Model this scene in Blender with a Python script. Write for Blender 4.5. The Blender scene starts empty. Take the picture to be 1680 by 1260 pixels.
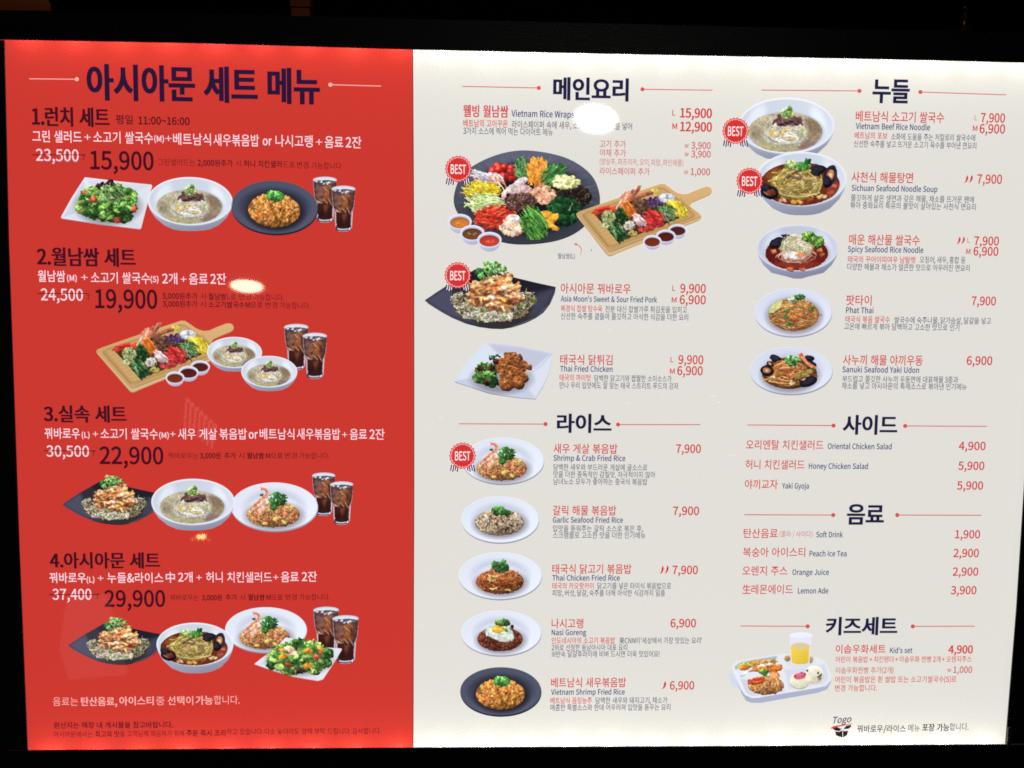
import bpy, math, random
import numpy as np
from mathutils import Matrix, Vector

# ------------------------------------------------------------------ camera
sc = bpy.context.scene
PW, PH, FPX = 1680.0, 1260.0, 1500.0           # photograph size and focal length in its pixels
BW = 1.2                                        # width of the lit menu area in metres
BTOP = 1.95                                     # height of its top edge above the floor
CORN = [(6.7, 65), (1716, 102), (1650, 1221.5), (45, 1231.5)]

def solve_camera():
    rows = []
    for (x, y), (u, v) in zip([(0, 0), (1, 0), (1, 1), (0, 1)], CORN):
        u -= PW / 2; v -= PH / 2
        rows.append([x, y, 1, 0, 0, 0, -u * x, -u * y, -u])
        rows.append([0, 0, 0, x, y, 1, -v * x, -v * y, -v])
    h = np.linalg.svd(np.array(rows, float))[2][-1].reshape(3, 3)
    m = np.diag([1 / FPX, 1 / FPX, 1.0]) @ h
    a, b, t = m.T
    s = 1 / np.linalg.norm(a)
    if t[2] < 0: s = -s
    a, b, t = a * s, b * s, t * s * BW
    b = b - a * np.dot(a, b); b /= np.linalg.norm(b)
    return np.stack([a, b, np.cross(a, b)], 1), t       # board axes in camera space, board origin in camera space

RB, TB = solve_camera()
def b2w(v): return Vector((v[0], v[2], -v[1]))          # board (right, down, into) -> world direction
CAM_B = -RB.T @ TB
CAM = b2w(CAM_B) + Vector((0, 0, BTOP))
cam_d = bpy.data.cameras.new('camera'); cam = bpy.data.objects.new('camera', cam_d)
sc.collection.objects.link(cam); sc.camera = cam
cx_, cy_, cz_ = b2w(RB[0]), b2w(-RB[1]), b2w(-RB[2])
cam.matrix_world = Matrix(((cx_.x, cy_.x, cz_.x, CAM.x), (cx_.y, cy_.y, cz_.y, CAM.y), (cx_.z, cy_.z, cz_.z, CAM.z), (0, 0, 0, 1)))
cam_d.sensor_width = 36; cam_d.lens = FPX / PW * 36
cam_d.clip_start = 0.01; cam_d.clip_end = 60

def at(px, py, y=0.0):
    """World point where the print at photo position (px, py) lies: on the plane y of the board (arrays welcome)."""
    px = np.asarray(px, float); py = np.asarray(py, float)
    d = np.stack([(px - PW / 2) / FPX, (py - PH / 2) / FPX, np.ones_like(px)], -1) @ RB      # direction in board axes
    k = (y - CAM_B[2]) / d[..., 2]
    p = CAM_B + d * k[..., None]
    return np.stack([p[..., 0], np.full_like(p[..., 0], y), BTOP - p[..., 1]], -1)
def V(p): return Vector([float(c) for c in p])
def metre_per_px(px, py):
    return float(np.linalg.norm(at(px + 1, py) - at(px, py)))

# ------------------------------------------------------------------ world and render
w = bpy.data.worlds.new('World'); sc.world = w; w.use_nodes = True
w.node_tree.nodes['Background'].inputs[0].default_value = (0.9, 0.75, 0.65, 1)
w.node_tree.nodes['Background'].inputs[1].default_value = 0.0015
sc.view_settings.view_transform = 'Standard'; sc.view_settings.look = 'None'
sc.view_settings.exposure = 0; sc.view_settings.gamma = 1; sc.view_settings.use_curve_mapping = False
sc.cycles.use_denoising = False; sc.cycles.use_adaptive_sampling = False
sc.cycles.filter_width = 1.7
sc.cycles.max_bounces = 4; sc.cycles.sample_clamp_indirect = 2.0

GLOW = 1.0        # strength of the light that comes through the printed film
# ------------------------------------------------------------------ colours and materials
def lin(c):
    c = np.asarray(c, float) / 255.0
    return np.where(c <= 0.04045, c / 12.92, ((c + 0.055) / 1.055) ** 2.4)
def rgba(c): return tuple(float(x) for x in lin(c)) + (1.0,)

def gloss(bs):
    bs.inputs['Roughness'].default_value = 0.025
    bs.inputs['IOR'].default_value = 1.5
def face_only(m):
    """A print shines forward only: nothing comes out of the back of the film."""
    nt = m.node_tree; bs = nt.nodes['Principled BSDF']
    g = nt.nodes.new('ShaderNodeNewGeometry'); k = nt.nodes.new('ShaderNodeMath'); k.operation = 'MULTIPLY_ADD'
    k.inputs[1].default_value = -bs.inputs['Emission Strength'].default_value; k.inputs[2].default_value = bs.inputs['Emission Strength'].default_value
    nt.links.new(g.outputs['Backfacing'], k.inputs[0]); nt.links.new(k.outputs[0], bs.inputs['Emission Strength'])
    m.cycles.emission_sampling = 'NONE'
_mats = {}
def ink(name, c, glow=None):
    """Backlit printed film of one colour."""
    if name in _mats: return _mats[name]
    m = bpy.data.materials.new(name); m.use_nodes = True
    bs = m.node_tree.nodes['Principled BSDF']
    bs.inputs['Base Color'].default_value = rgba(c)
    bs.inputs['Emission Color'].default_value = rgba(c)
    bs.inputs['Emission Strength'].default_value = GLOW if glow is None else glow
    gloss(bs); face_only(m); _mats[name] = m
    return m
def film(name, c):
    """The large sheets: backlit film with the fine grain of the print."""
    m = ink(name, c); nt = m.node_tree; N = nt.nodes; bs = N['Principled BSDF']
    tc = N.new('ShaderNodeTexCoord'); mix = N.new('ShaderNodeMix'); mix.data_type = 'RGBA'; mix.blend_type = 'MULTIPLY'
    mix.inputs[0].default_value = 1.0; mix.inputs[6].default_value = rgba(c)
    n1 = N.new('ShaderNodeTexNoise'); n1.inputs['Scale'].default_value = 620; n1.inputs['Detail'].default_value = 3
    r1 = N.new('ShaderNodeMapRange'); r1.inputs['From Min'].default_value = 0.3; r1.inputs['From Max'].default_value = 0.7
    r1.inputs['To Min'].default_value = 0.968; r1.inputs['To Max'].default_value = 1.032
    nt.links.new(tc.outputs['Object'], n1.inputs['Vector']); nt.links.new(n1.outputs['Fac'], r1.inputs['Value'])
    nt.links.new(r1.outputs['Result'], mix.inputs[7])
    nt.links.new(mix.outputs[2], bs.inputs['Base Color']); nt.links.new(mix.outputs[2], bs.inputs['Emission Color'])
    return m
def picture_material():
    m = bpy.data.materials.new('printed_picture'); m.use_nodes = True
    nt = m.node_tree; bs = nt.nodes['Principled BSDF']
    a = nt.nodes.new('ShaderNodeVertexColor'); a.layer_name = 'ink'
    nt.links.new(a.outputs['Color'], bs.inputs['Base Color']); nt.links.new(a.outputs['Color'], bs.inputs['Emission Color'])
    bs.inputs['Emission Strength'].default_value = GLOW; gloss(bs); face_only(m)
    return m
def plain(name, c, rough=0.6, spec=0.3, bump=0):
    m = bpy.data.materials.new(name); m.use_nodes = True; nt = m.node_tree
    bs = nt.nodes['Principled BSDF']; bs.inputs['Base Color'].default_value = rgba(c)
    bs.inputs['Roughness'].default_value = rough; bs.inputs['Specular IOR Level'].default_value = spec
    n = nt.nodes.new('ShaderNodeTexNoise'); n.inputs['Scale'].default_value = 40; n.inputs['Detail'].default_value = 4
    mr = nt.nodes.new('ShaderNodeMapRange'); mr.inputs['To Min'].default_value = max(0, rough - .12); mr.inputs['To Max'].default_value = min(1, rough + .12)
    nt.links.new(n.outputs['Fac'], mr.inputs['Value']); nt.links.new(mr.outputs['Result'], bs.inputs['Roughness'])
    if bump:
        b = nt.nodes.new('ShaderNodeBump'); b.inputs['Strength'].default_value = bump
        nt.links.new(n.outputs['Fac'], b.inputs['Height']); nt.links.new(b.outputs['Normal'], bs.inputs['Normal'])
    return m
def lampglow(name, c, s):
    m = bpy.data.materials.new(name); m.use_nodes = True; nt = m.node_tree
    bs = nt.nodes['Principled BSDF']; bs.inputs['Base Color'].default_value = (.1, .1, .1, 1)
    bs.inputs['Emission Color'].default_value = rgba(c); bs.inputs['Emission Strength'].default_value = s
    return m

# ------------------------------------------------------------------ objects
def link(o): sc.collection.objects.link(o); return o
def tag(o, label=None, cat=None, group=None, kind=None):
    for k, v in (('label', label), ('category', cat), ('group', group), ('kind', kind)):
        if v: o[k] = v
    return o
def empty(name, loc, parent=None, label=None, cat=None, group=None):
    o = link(bpy.data.objects.new(name, None)); o.empty_display_size = .02
    place(o, loc, parent)
    return tag(o, label, cat, group)
ORIG = {}
def place(o, loc, parent=None):
    loc = Vector(loc); ORIG[o.name] = loc.copy()
    if parent is not None:
        o.parent = parent; o.location = loc - ORIG[parent.name]
    else: o.location = loc
def mesh_obj(name, verts, faces, mat, loc=(0, 0, 0), parent=None, smooth=False):
    me = bpy.data.meshes.new(name); me.from_pydata([tuple(v) for v in verts], [], faces); me.update()
    if mat: me.materials.append(mat)
    if smooth: me.polygons.foreach_set('use_smooth', [True] * len(me.polygons))
    o = link(bpy.data.objects.new(name, me)); place(o, loc, parent)
    return o
def box(name, lo, hi, mat, parent=None, bev=0.0):
    c = (Vector(lo) + Vector(hi)) / 2; d = (Vector(hi) - Vector(lo)) / 2
    v = [(sx * d.x, sy * d.y, sz * d.z) for sx in (-1, 1) for sy in (-1, 1) for sz in (-1, 1)]
    f = [(0, 1, 3, 2), (4, 6, 7, 5), (0, 4, 5, 1), (2, 3, 7, 6), (0, 2, 6, 4), (1, 5, 7, 3)]
    o = mesh_obj(name, v, f, mat, c, parent)
    if bev:
        b = o.modifiers.new('bevel', 'BEVEL'); b.width = bev; b.segments = 2
    return o
STEP = 3e-5                                       # one printed layer above the next
def lay(n): return -STEP * n
def flat(name, pts, mat, layer, parent, holes=None):
    """A flat printed shape given by photo positions."""
    p = np.array(pts, float); w3 = at(p[:, 0], p[:, 1]); w3[:, 1] = lay(layer)
    c = w3.mean(0); q = w3 - c
    area = float(np.sum(q[:, 0] * np.roll(q[:, 2], -1) - np.roll(q[:, 0], -1) * q[:, 2]))
    return mesh_obj(name, q, [tuple(range(len(p))) if area > 0 else tuple(range(len(p)))[::-1]], mat, c, parent)

# ------------------------------------------------------------------ lettering
try:
    LATIN = bpy.data.fonts.load(bpy.utils.system_resource('DATAFILES', path='fonts') + '/Noto Sans CJK Regular.woff2')
except Exception:
    LATIN = None
SETTER = bpy.data.scenes.new('type_setting')           # lettering is set here, then removed

def glyphs(s, off, font=None, shear=0.0, lines=1.0):
    """Outlines of one run: (points n x 2, faces)."""
    c = bpy.data.curves.new('lettering', 'FONT'); c.body = s; c.size = 1; c.offset = off; c.resolution_u = 4; c.shear = shear; c.space_line = lines
    if font: c.font = font
    o = bpy.data.objects.new('lettering', c); SETTER.collection.objects.link(o)
    SETTER.view_layers[0].update(); dg = SETTER.view_layers[0].depsgraph
    me = bpy.data.meshes.new_from_object(o.evaluated_get(dg))
    n = len(me.vertices); co = np.empty(n * 3, np.float32); me.vertices.foreach_get('co', co)
    fc = [tuple(p.vertices) for p in me.polygons]
    bpy.data.objects.remove(o); bpy.data.curves.remove(c); bpy.data.meshes.remove(me)
    return co.reshape(-1, 3)[:, :2].astype(float), fc
KCHARS = '中生美가각갈감강갖개객걀거게경곁고공과교국굴그극기김깃까께꼼꾸꿔끼나남내낸넣네녀노누뉴는능늦니님다달닭담대더데도독돋동돼두드들등또뜨띠라랍램랭러런럽레렌렛로료루르를리릭린립만맛망맞매먹메면모몬문물바반밥백버베벼변별보복볶부북분불블비빙빠빵사삭산살삶상새샐생서선섯세소속솝수숙숭스슴습시식신실쌀쌈아않애야양어얼에엔여오온옷와요우욱운움워원월웰위유육으은을음의이인일입있자잔잘장저적전정제져조종좋주중즈즉지진징짤짭쫄찍찐참찹채천최추치칠카칼콜콤크큰키킨타탁탄탈탕태택텃텐튀트특티파팟팬퍼페평포표푸품프플피하한합해허홍화후흰히'
LCHARS = "0123456789,.:~+-()/&'!₩※ABCDEFGHIJKLMNOPQRSTUVWXYZabcdefghijklmnopqrstuvwxyz"
_sets = {}
def sheet_of(chars, off, font, shear=0.0):
    """All glyphs of one weight from a single sheet, one to a line (setting each run on its own is slow)."""
    co, fc = glyphs(chr(10).join(chars + chars[0]), off, font, shear, 4.0)
    pitch = sheet_pitch(font); row = np.rint((co[:, 1] - .3) / -pitch).astype(int); own = [[] for _ in range(len(chars) + 1)]; d = {}
    for f in fc: own[row[f[0]]].append(f)
    for i, ch in enumerate(chars):
        ids = np.nonzero(row == i)[0]; m = {int(a): k for k, a in enumerate(ids)}
        d[ch] = (co[ids] + np.array([0, pitch * i]), [tuple(m[k] for k in f) for f in own[i]])
    return d
_pitch = {}
def sheet_pitch(font):
    if font not in _pitch:
        a = glyphs('H' + chr(10) + 'H', 0, font, 0, 4.0)[0][:, 1]; _pitch[font] = (a.max() - glyphs('H', 0, font)[0][:, 1].min() - (a.min() - glyphs('H', 0, font)[0][:, 1].min())) - (glyphs('H', 0, font)[0][:, 1].max() - glyphs('H', 0, font)[0][:, 1].min())
    return _pitch[font]
def korean(s, off):
    if LATIN is None: return glyphs(s, off)
    co, fc = compose(s, round(off / LK, 5), KCHARS, LATIN, 0.0)
    return co * LK + np.array([0, LD]), fc
def latin(s, off, shear=0.0): return compose(s, off, LCHARS, LATIN, shear)
def compose(s, off, chars, font, shear):
    key = (off, chars is KCHARS, shear)
    if key not in _sets: _sets[key] = sheet_of(chars, off, font, shear)
    d = _sets[key]; P, F, n, x = [], [], 0, 0.0
    for ch in s:
        if ch not in d: x += .3 * ADV if chars is KCHARS else .36 * LADV['H']; continue
        co, fc = d[ch]; P.append(co + np.array([x, 0])); F += [tuple(k + n for k in f) for f in fc]; n += len(co)
        x += ADV if chars is KCHARS else LADV[ch]
    return (np.concatenate(P), F) if P else (np.zeros((0, 2)), [])
_a1 = glyphs('가', 0, LATIN)[0]; _a2 = glyphs('가가', 0, LATIN)[0]; ADV = _a2[:, 0].max() - _a1[:, 0].max()
def advances():
    co, _ = glyphs(chr(10).join(c + 'H' for c in 'H' + LCHARS), 0, LATIN, 0, 4.0); pitch = sheet_pitch(LATIN)
    row = np.rint((co[:, 1] - .3) / -pitch).astype(int); h = glyphs('H', 0, LATIN)[0][:, 0].max()
    return {c: co[row == i + 1][:, 0].max() - h for i, c in enumerate(LCHARS)}
LADV = advances()
_k = glyphs('를', 0)[0]; KLO, KHI = _k[:, 1].min(), _k[:, 1].max()
_c = glyphs('를', 0, LATIN)[0]; LK = (KHI - KLO) / (_c[:, 1].max() - _c[:, 1].min()); LD = KLO - _c[:, 1].min() * LK
_h = glyphs('H', 0, LATIN)[0]; LLO, LHI = _h[:, 1].min() * LK + LD, _h[:, 1].max() * LK + LD
WT = {'t': -0.001, 'l': 0.005, 'r': 0.008, 'm': 0.0105, 'b': 0.012, 'x': 0.0135}
def is_k(ch): return '\uac00' <= ch <= '\ud7a3' or '\u4e00' <= ch <= '\u9fff'
def layout(s, wt, shear=0.0):
    """Set a mixed Korean and Latin string run by run; returns points and faces in Korean em units."""
    runs = []
    for ch in s:
        k = is_k(ch)
        if ch == ' ' and runs: runs[-1][1] += ch; continue
        if runs and runs[-1][0] == k: runs[-1][1] += ch
        else: runs.append([k, ch])
    P, F, x, n = [], [], 0.0, 0
    for k, r in runs:
        body = r.rstrip(' '); sp = len(r) - len(body)
        if not body: x += .25 * sp; continue
        co, fc = korean(body, round(wt, 4)) if k else latin(body, round(min(wt, .009) * .75, 4), shear)
        if not k: co = co * LK + np.array([0, LD])
        if len(co):
            co[:, 0] += x - co[:, 0].min(); x = co[:, 0].max() + .07
            P.append(co); F += [tuple(i + n for i in f) for f in fc]; n += len(co)
        x += .2 * sp
    return np.concatenate(P), F
def text(name, s, x0, x1, yc, h, col, wt='r', parent=None, layer=2, y1=None, shear=0.0):
    """One run of lettering whose ink spans x0..x1 at height yc (photo positions); h is the height of a syllable block or a capital."""
    wv = WT[wt] if isinstance(wt, str) else wt
    co, fc = layout(s, min(wv, .022), shear)
    lo, hi = (KLO, KHI) if any(is_k(ch) for ch in s) else (LLO, LHI)
    A = at(x0, yc); B = at(x1, yc if y1 is None else y1)
    if y1 is None: B[2] = A[2]
    width = float(np.linalg.norm(B - A)); ax = (B - A) / width
    up = np.array([-ax[2], 0, ax[0]])
    k = h * metre_per_px((x0 + x1) / 2, yc) / (hi - lo)
    xmin, xmax = co[:, 0].min(), co[:, 0].max()
    sx = width / max(xmax - xmin, 1e-6)
    u = (co[:, 0] - (xmin + xmax) / 2) * sx; v = (co[:, 1] - (lo + hi) / 2) * k
    p = u[:, None] * ax + v[:, None] * up
    if wv >= .012:                                   # heavier faces: widen the stems sideways
        q = []; F = list(fc); n = len(p)
        for j, d in enumerate((-.011, .011) if wv < .013 else (-.02, .02) if wv < .02 else (-.014, .014)):
            r = p + ax * d * k; r[:, 1] -= 6e-6 * (j + 1); q.append(r)
            F += [tuple(i + n * (j + 1) for i in f) for f in fc]
        p = np.concatenate([p] + q); fc = F
    c = (A + B) / 2; c[1] = lay(layer)
    return mesh_obj(name, p, fc, col, c, parent)
# ------------------------------------------------------------------ the light box and its two printed panels
M_BLACK = plain('black_powder_coat', (13, 12, 15), 0.45, 0.35)
M_WALL = plain('dark_wall', (16, 13, 14), 0.8, 0.2, .1)
RED = (201, 56, 47); CREAM = (223, 221, 214)
M_RED = film('red_film', RED); M_CREAM = film('cream_film', CREAM)

L_PTS = [(6.7, 65), (14, 400), (22.8, 650), (31.2, 895), (45, 1231.5)]
T_PTS = [(6.7, 65), (320, 70.5), (677, 81), (1000, 88), (1300, 94), (1500, 98), (1716, 104)]
R_PTS = [(1716, 104), (1694, 600), (1680, 812), (1668, 1000), (1650, 1221.5)]
B_PTS = [(45, 1231.5), (330, 1229.5), (677.7, 1227), (1200, 1224.5), (1650, 1221.5)]
SEAM = [(677, 81), (679, 390), (679.2, 800), (677.7, 1227)]
def w2(pts, y=0.0):
    a = np.array(pts, float); return at(a[:, 0], a[:, 1], y)
UNDER = 0.026                                       # the films run on under the frame lip
def shift(p, dx, dz): q = p.copy(); q[:, 0] += dx; q[:, 2] += dz; return q

base_l = V(at(45, 1231.5)); base_r = V(at(1200, 1224.5))
red_panel = empty('menu_panel', base_l, None, 'red backlit menu panel with set meals and glasses of cola', 'menu panel', 'backlit menu panels side by side')
cream_panel = empty('menu_panel', base_r, None, 'cream backlit menu panel with main dishes, noodles, rice and a kids tray', 'menu panel', 'backlit menu panels side by side')
def sheet(name, left, right, mat, parent, y=0.0):
    n = len(left); v = np.concatenate([left, right]); v[:, 1] = y
    f = [(i, i + 1, n + i + 1, n + i) for i in range(n - 1)]
    c = v.mean(0)
    return mesh_obj(name, v - c, f, mat, c, parent)
def column(pts, n=12):
    p = w2(pts); z = np.linspace(p[0, 2], p[-1, 2], n)
    x = np.interp(-z, -p[:, 2], p[:, 0]); o = np.zeros((n, 3)); o[:, 0] = x; o[:, 2] = z
    o[0, 2] += UNDER; o[-1, 2] -= UNDER
    return o
gap = 0.0004
sL = column(L_PTS); sS = column(SEAM); sR = column(R_PTS)
sheet('printed_film', shift(sL, -UNDER, 0), shift(sS, -gap, 0), M_RED, red_panel)
sheet('printed_film', shift(sS, gap, 0), shift(sR, UNDER, 0), M_CREAM, cream_panel)

LIP0, LIP1 = -0.0145, -0.0165                       # back and front of the frame lip
xl0 = V(at(6.7, 65)).x; xr0 = V(at(1716, 102)).x
frame = empty('light_box', V(at(840, 1227)) + Vector((0, 0, -.06)), None, 'black metal light box frame around the red and cream menu panels', 'frame')
def rail(name, inner, outer, y_in=LIP0, y_out=LIP1):
    """A frame member between an inner edge (world x,z) and an outer edge, with real thickness."""
    inner = np.array(inner); outer = np.array(outer); n = len(inner); v = []
    for arr, y in ((inner, y_out), (outer, y_out), (inner, y_in), (outer, y_in)):
        q = arr.copy(); q[:, 1] = y; v.append(q)
    v = np.concatenate(v); f = []
    for i in range(n - 1):
        a, b, c, d = i, i + 1, n + i + 1, n + i
        f += [(a, d, c, b), (2 * n + a, 2 * n + b, 2 * n + c, 2 * n + d), (a, b, 2 * n + b, 2 * n + a), (d, 2 * n + d, 2 * n + c, c)]
    f += [(0, 2 * n, 3 * n, n), (n - 1, 2 * n - 1, 4 * n - 1, 3 * n - 1)]
    c = v.mean(0)
    o = mesh_obj(name, v - c, f, M_BLACK, c, frame)
    b = o.modifiers.new('bevel', 'BEVEL'); b.width = .0005; b.segments = 2; b.limit_method = 'ANGLE'
    return o
tI = w2(T_PTS, LIP1); bI = w2(B_PTS, LIP1); lI = w2(L_PTS, LIP1); rI = w2(R_PTS, LIP1)
tO = w2([(6.7, 17), (320, 21.5), (677, 31), (1000, 38), (1300, 45), (1500, 49), (1716, 55)], LIP1)
SIDE = .07
tI[0, 0] -= SIDE; tO[0, 0] -= SIDE; tI[-1, 0] += SIDE; tO[-1, 0] += SIDE
bO = shift(bI, 0, -.06); bI[0, 0] -= SIDE; bO[0, 0] -= SIDE; bI[-1, 0] += SIDE; bO[-1, 0] += SIDE
rail('top_rail', tI, tO)
rail('bottom_rail', bI, bO)
def wall_of(name, outer, t):
    """Outer wall of the frame, from the lip back to the tray."""
    o2 = outer + np.array(t); n = len(outer); v = []
    for arr, y in ((outer, LIP0 + .0002), (o2, LIP0 + .0002), (outer, .0038), (o2, .0038)):
        q = arr.copy(); q[:, 1] = y; v.append(q)
    v = np.concatenate(v); f = []
    for i in range(n - 1):
        a, b, c_, d = i, i + 1, n + i + 1, n + i
        f += [(a, d, c_, b), (2 * n + a, 2 * n + b, 2 * n + c_, 2 * n + d), (a, b, 2 * n + b, 2 * n + a), (d, 2 * n + d, 2 * n + c_, c_)]
    c = v.mean(0); return mesh_obj(name, v - c, f, M_BLACK, c, frame)
wall_of('outer_wall', tO, (0, 0, -.003)); wall_of('outer_wall', bO, (0, 0, .003))
def trim(p): q = p.copy(); q[0, 2] -= .0004; q[-1, 2] += .0004; return q
rail('side_rail', trim(lI), trim(shift(lI, -SIDE, 0)))
rail('side_rail', trim(rI), trim(shift(rI, SIDE, 0)))
box('back_tray', (xl0 - SIDE, .004, tO[:, 2].min() - .9), (xr0 + SIDE, .09, tO[:, 2].min() - .004), M_BLACK, frame)
# small corner bracket at the lower right of the opening
pbr = V(at(1652, 1208, LIP1 - .002))
box('corner_bracket', pbr + Vector((0, -.002, -.012)), pbr + Vector((.005, .0015, .012)), plain('bare_metal', (70, 66, 62), .4, .5), frame, .0008)

# LED strips under the top and bottom lips that feed the film edge
def led(i, p):
    l = bpy.data.lights.new('edge_led', 'POINT'); l.energy = LED_W * (0.8 + 0.4 * random.random()); l.color = (1, .93, .82); l.shadow_soft_size = .003
    o = link(bpy.data.objects.new('edge_led', l)); o.location = p
random.seed(3)
LED_W = 0.030
for pts, dz, pitch in ((T_PTS, .0165, .052), (B_PTS, -.0190, .052)):
    p = w2(pts, LIP1); xs = np.arange(p[0, 0] + .02, p[-1, 0], pitch)
    zs = np.interp(xs, p[:, 0], p[:, 2])
    for i, (x, z) in enumerate(zip(xs, zs)): led(i, (x, -.0115, z + dz))

# dark room behind the light box
wall = mesh_obj('back_wall', [(-6, 2.6, -0.5), (7, 2.6, -0.5), (7, 2.6, 5), (-6, 2.6, 5)], [(0, 1, 2, 3)], M_WALL)
wall['kind'] = 'structure'
# ------------------------------------------------------------------ the printed lettering
I = {
 'N': ink('navy_ink', (34, 30, 66)), 'n': ink('blue_ink', (54, 66, 122)), 'R': ink('red_ink', (206, 62, 66)), 'r': ink('soft_red_ink', (200, 92, 96)),
 'G': ink('grey_ink', (82, 86, 108)), 'W': ink('pale_pink_ink', (250, 216, 226)), 'D': ink('wine_ink', (66, 18, 34)), 'd': ink('thin_wine_ink', (104, 22, 34)),
 'P': ink('pink_ink', (244, 176, 172)), 'H': ink('plum_ink', (40, 22, 54)), 'K': ink('black_ink', (58, 52, 54)), 'B': ink('badge_white', (248, 232, 232)),
 'L': ink('line_red', (208, 84, 86)),
}
def disc(name, px, py, r, mat, layer, parent):
    a = np.linspace(0, 2 * math.pi, 20, endpoint=False)
    return flat(name, np.stack([px + r * np.cos(a), py + r * np.sin(a)], 1), mat, layer, parent)
def rule(parent, x0, y0, x1, y1, dot, mat, w=1.4, r=3.4):
    """A thin rule with a round end; dot is 0 (left end) or 1 (right end)."""
    d = np.array([x1 - x0, y1 - y0]); d /= np.linalg.norm(d); n = np.array([-d[1], d[0]]) * w / 2
    o = flat('rule_line', [(x0 - n[0], y0 - n[1]), (x1 - n[0], y1 - n[1]), (x1 + n[0], y1 + n[1]), (x0 + n[0], y0 + n[1])], mat, 2, parent)
    e = (x1, y1) if dot else (x0, y0)
    disc('rule_dot', e[0], e[1], r, mat, 3, parent)
def heading(panel, s, x0, x1, yc, h, col, wt, l, r, lcol, y1=None):
    g = empty('section_heading', V(at((x0 + x1) / 2, yc + h / 2)), panel)
    text('heading_lettering', s, x0, x1, yc, h, I[col], wt, g, 2)
    rule(g, *l, 1, I[lcol]); rule(g, *r, 0, I[lcol])
    return g
def entry(panel, runs, name='menu_entry'):
    """One menu entry: runs are (part name, text, x0, x1, yc, h, ink, weight)."""
    g = empty(name, V(at(runs[0][2], max(q[4] for q in runs))), panel)
    for nm, s, x0, x1, yc, h, col, wt in runs:
        text(nm, s, x0, x1, yc, h, I[col], wt, g, 2)
    return g
T, SUB, DESC, PR, SZ, NOTE, OLD, LINE = 'title_lettering', 'subtitle_lettering', 'description_lettering', 'price_lettering', 'size_lettering', 'note_lettering', 'old_price_lettering', 'contents_lettering'

# --- red panel
heading(red_panel, '아시아문 세트 메뉴', 143, 524, 135, 54, 'H', .022, (48, 129.3, 126, 130), (542, 139, 625, 141.2), 'P')
def strike(x0, x1, y, parent):
    flat('strike_line', [(x0, y - .6), (x1, y - .5), (x1, y + .6), (x0, y + .7)], I['D'], 3.5, parent)
g = entry(red_panel, [
 (T, '1.런치 세트', 53, 179, 191, 30, 'D', 'x'), (SUB, '평일', 190, 218, 196, 14.5, 'D', 'r'), (SUB, '11:00~16:00', 227, 311, 197.5, 12, 'D', 'm'),
 (LINE, '그린 샐러드', 53, 134, 223.5, 18.5, 'W', 'm'), (LINE, '+', 138, 149, 225, 13, 'W', 't'), (LINE, '소고기 쌀국수', 153, 251, 225, 18.5, 'W', 'r'),
 (LINE, '(M)', 253, 269, 227.5, 9.5, 'W', 'r'), (LINE, '+', 271, 282, 227, 13, 'W', 't'), (LINE, '베트남식', 284, 346, 228, 18.5, 'W', 'r'), (LINE, '새우볶음밥', 350, 425, 229.5, 18.5, 'W', 'r'),
 (LINE, 'or', 431, 446, 231, 14, 'W', 'r'), (LINE, '나시고랭', 452, 513, 231, 18.5, 'W', 'r'), (LINE, '+', 518, 529, 233, 13, 'W', 't'), (LINE, '음료', 533, 563, 233, 18.5, 'W', 'm'), (LINE, '2잔', 567, 593, 233.5, 18.5, 'W', 'r'),
 (OLD, '23,500', 59, 129, 254, 19, 'W', 'l'), (NOTE, '7', 134, 140, 258.5, 8.5, 'd', 't'), (PR, '15,900', 148, 252, 262.5, 29, 'D', 'm'),
 (NOTE, '그린샐러드는', 259, 320, 266, 11, 'd', 't'), (NOTE, '2,000원추가', 324, 382, 267, 11, 'D', 'r'), (NOTE, '시', 387, 395, 268, 11, 'd', 't'), (NOTE, '허니 치킨샐러', 400, 462, 268.5, 11, 'D', 'm'),
 (NOTE, '드로', 464, 484, 270, 11, 'd', 't'), (NOTE, '변경', 487, 506, 270.5, 11, 'd', 't'), (NOTE, '가능합니다', 511, 560, 271.5, 11, 'd', 't')], 'set_menu_entry')
strike(53, 139, 254, g)
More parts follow.
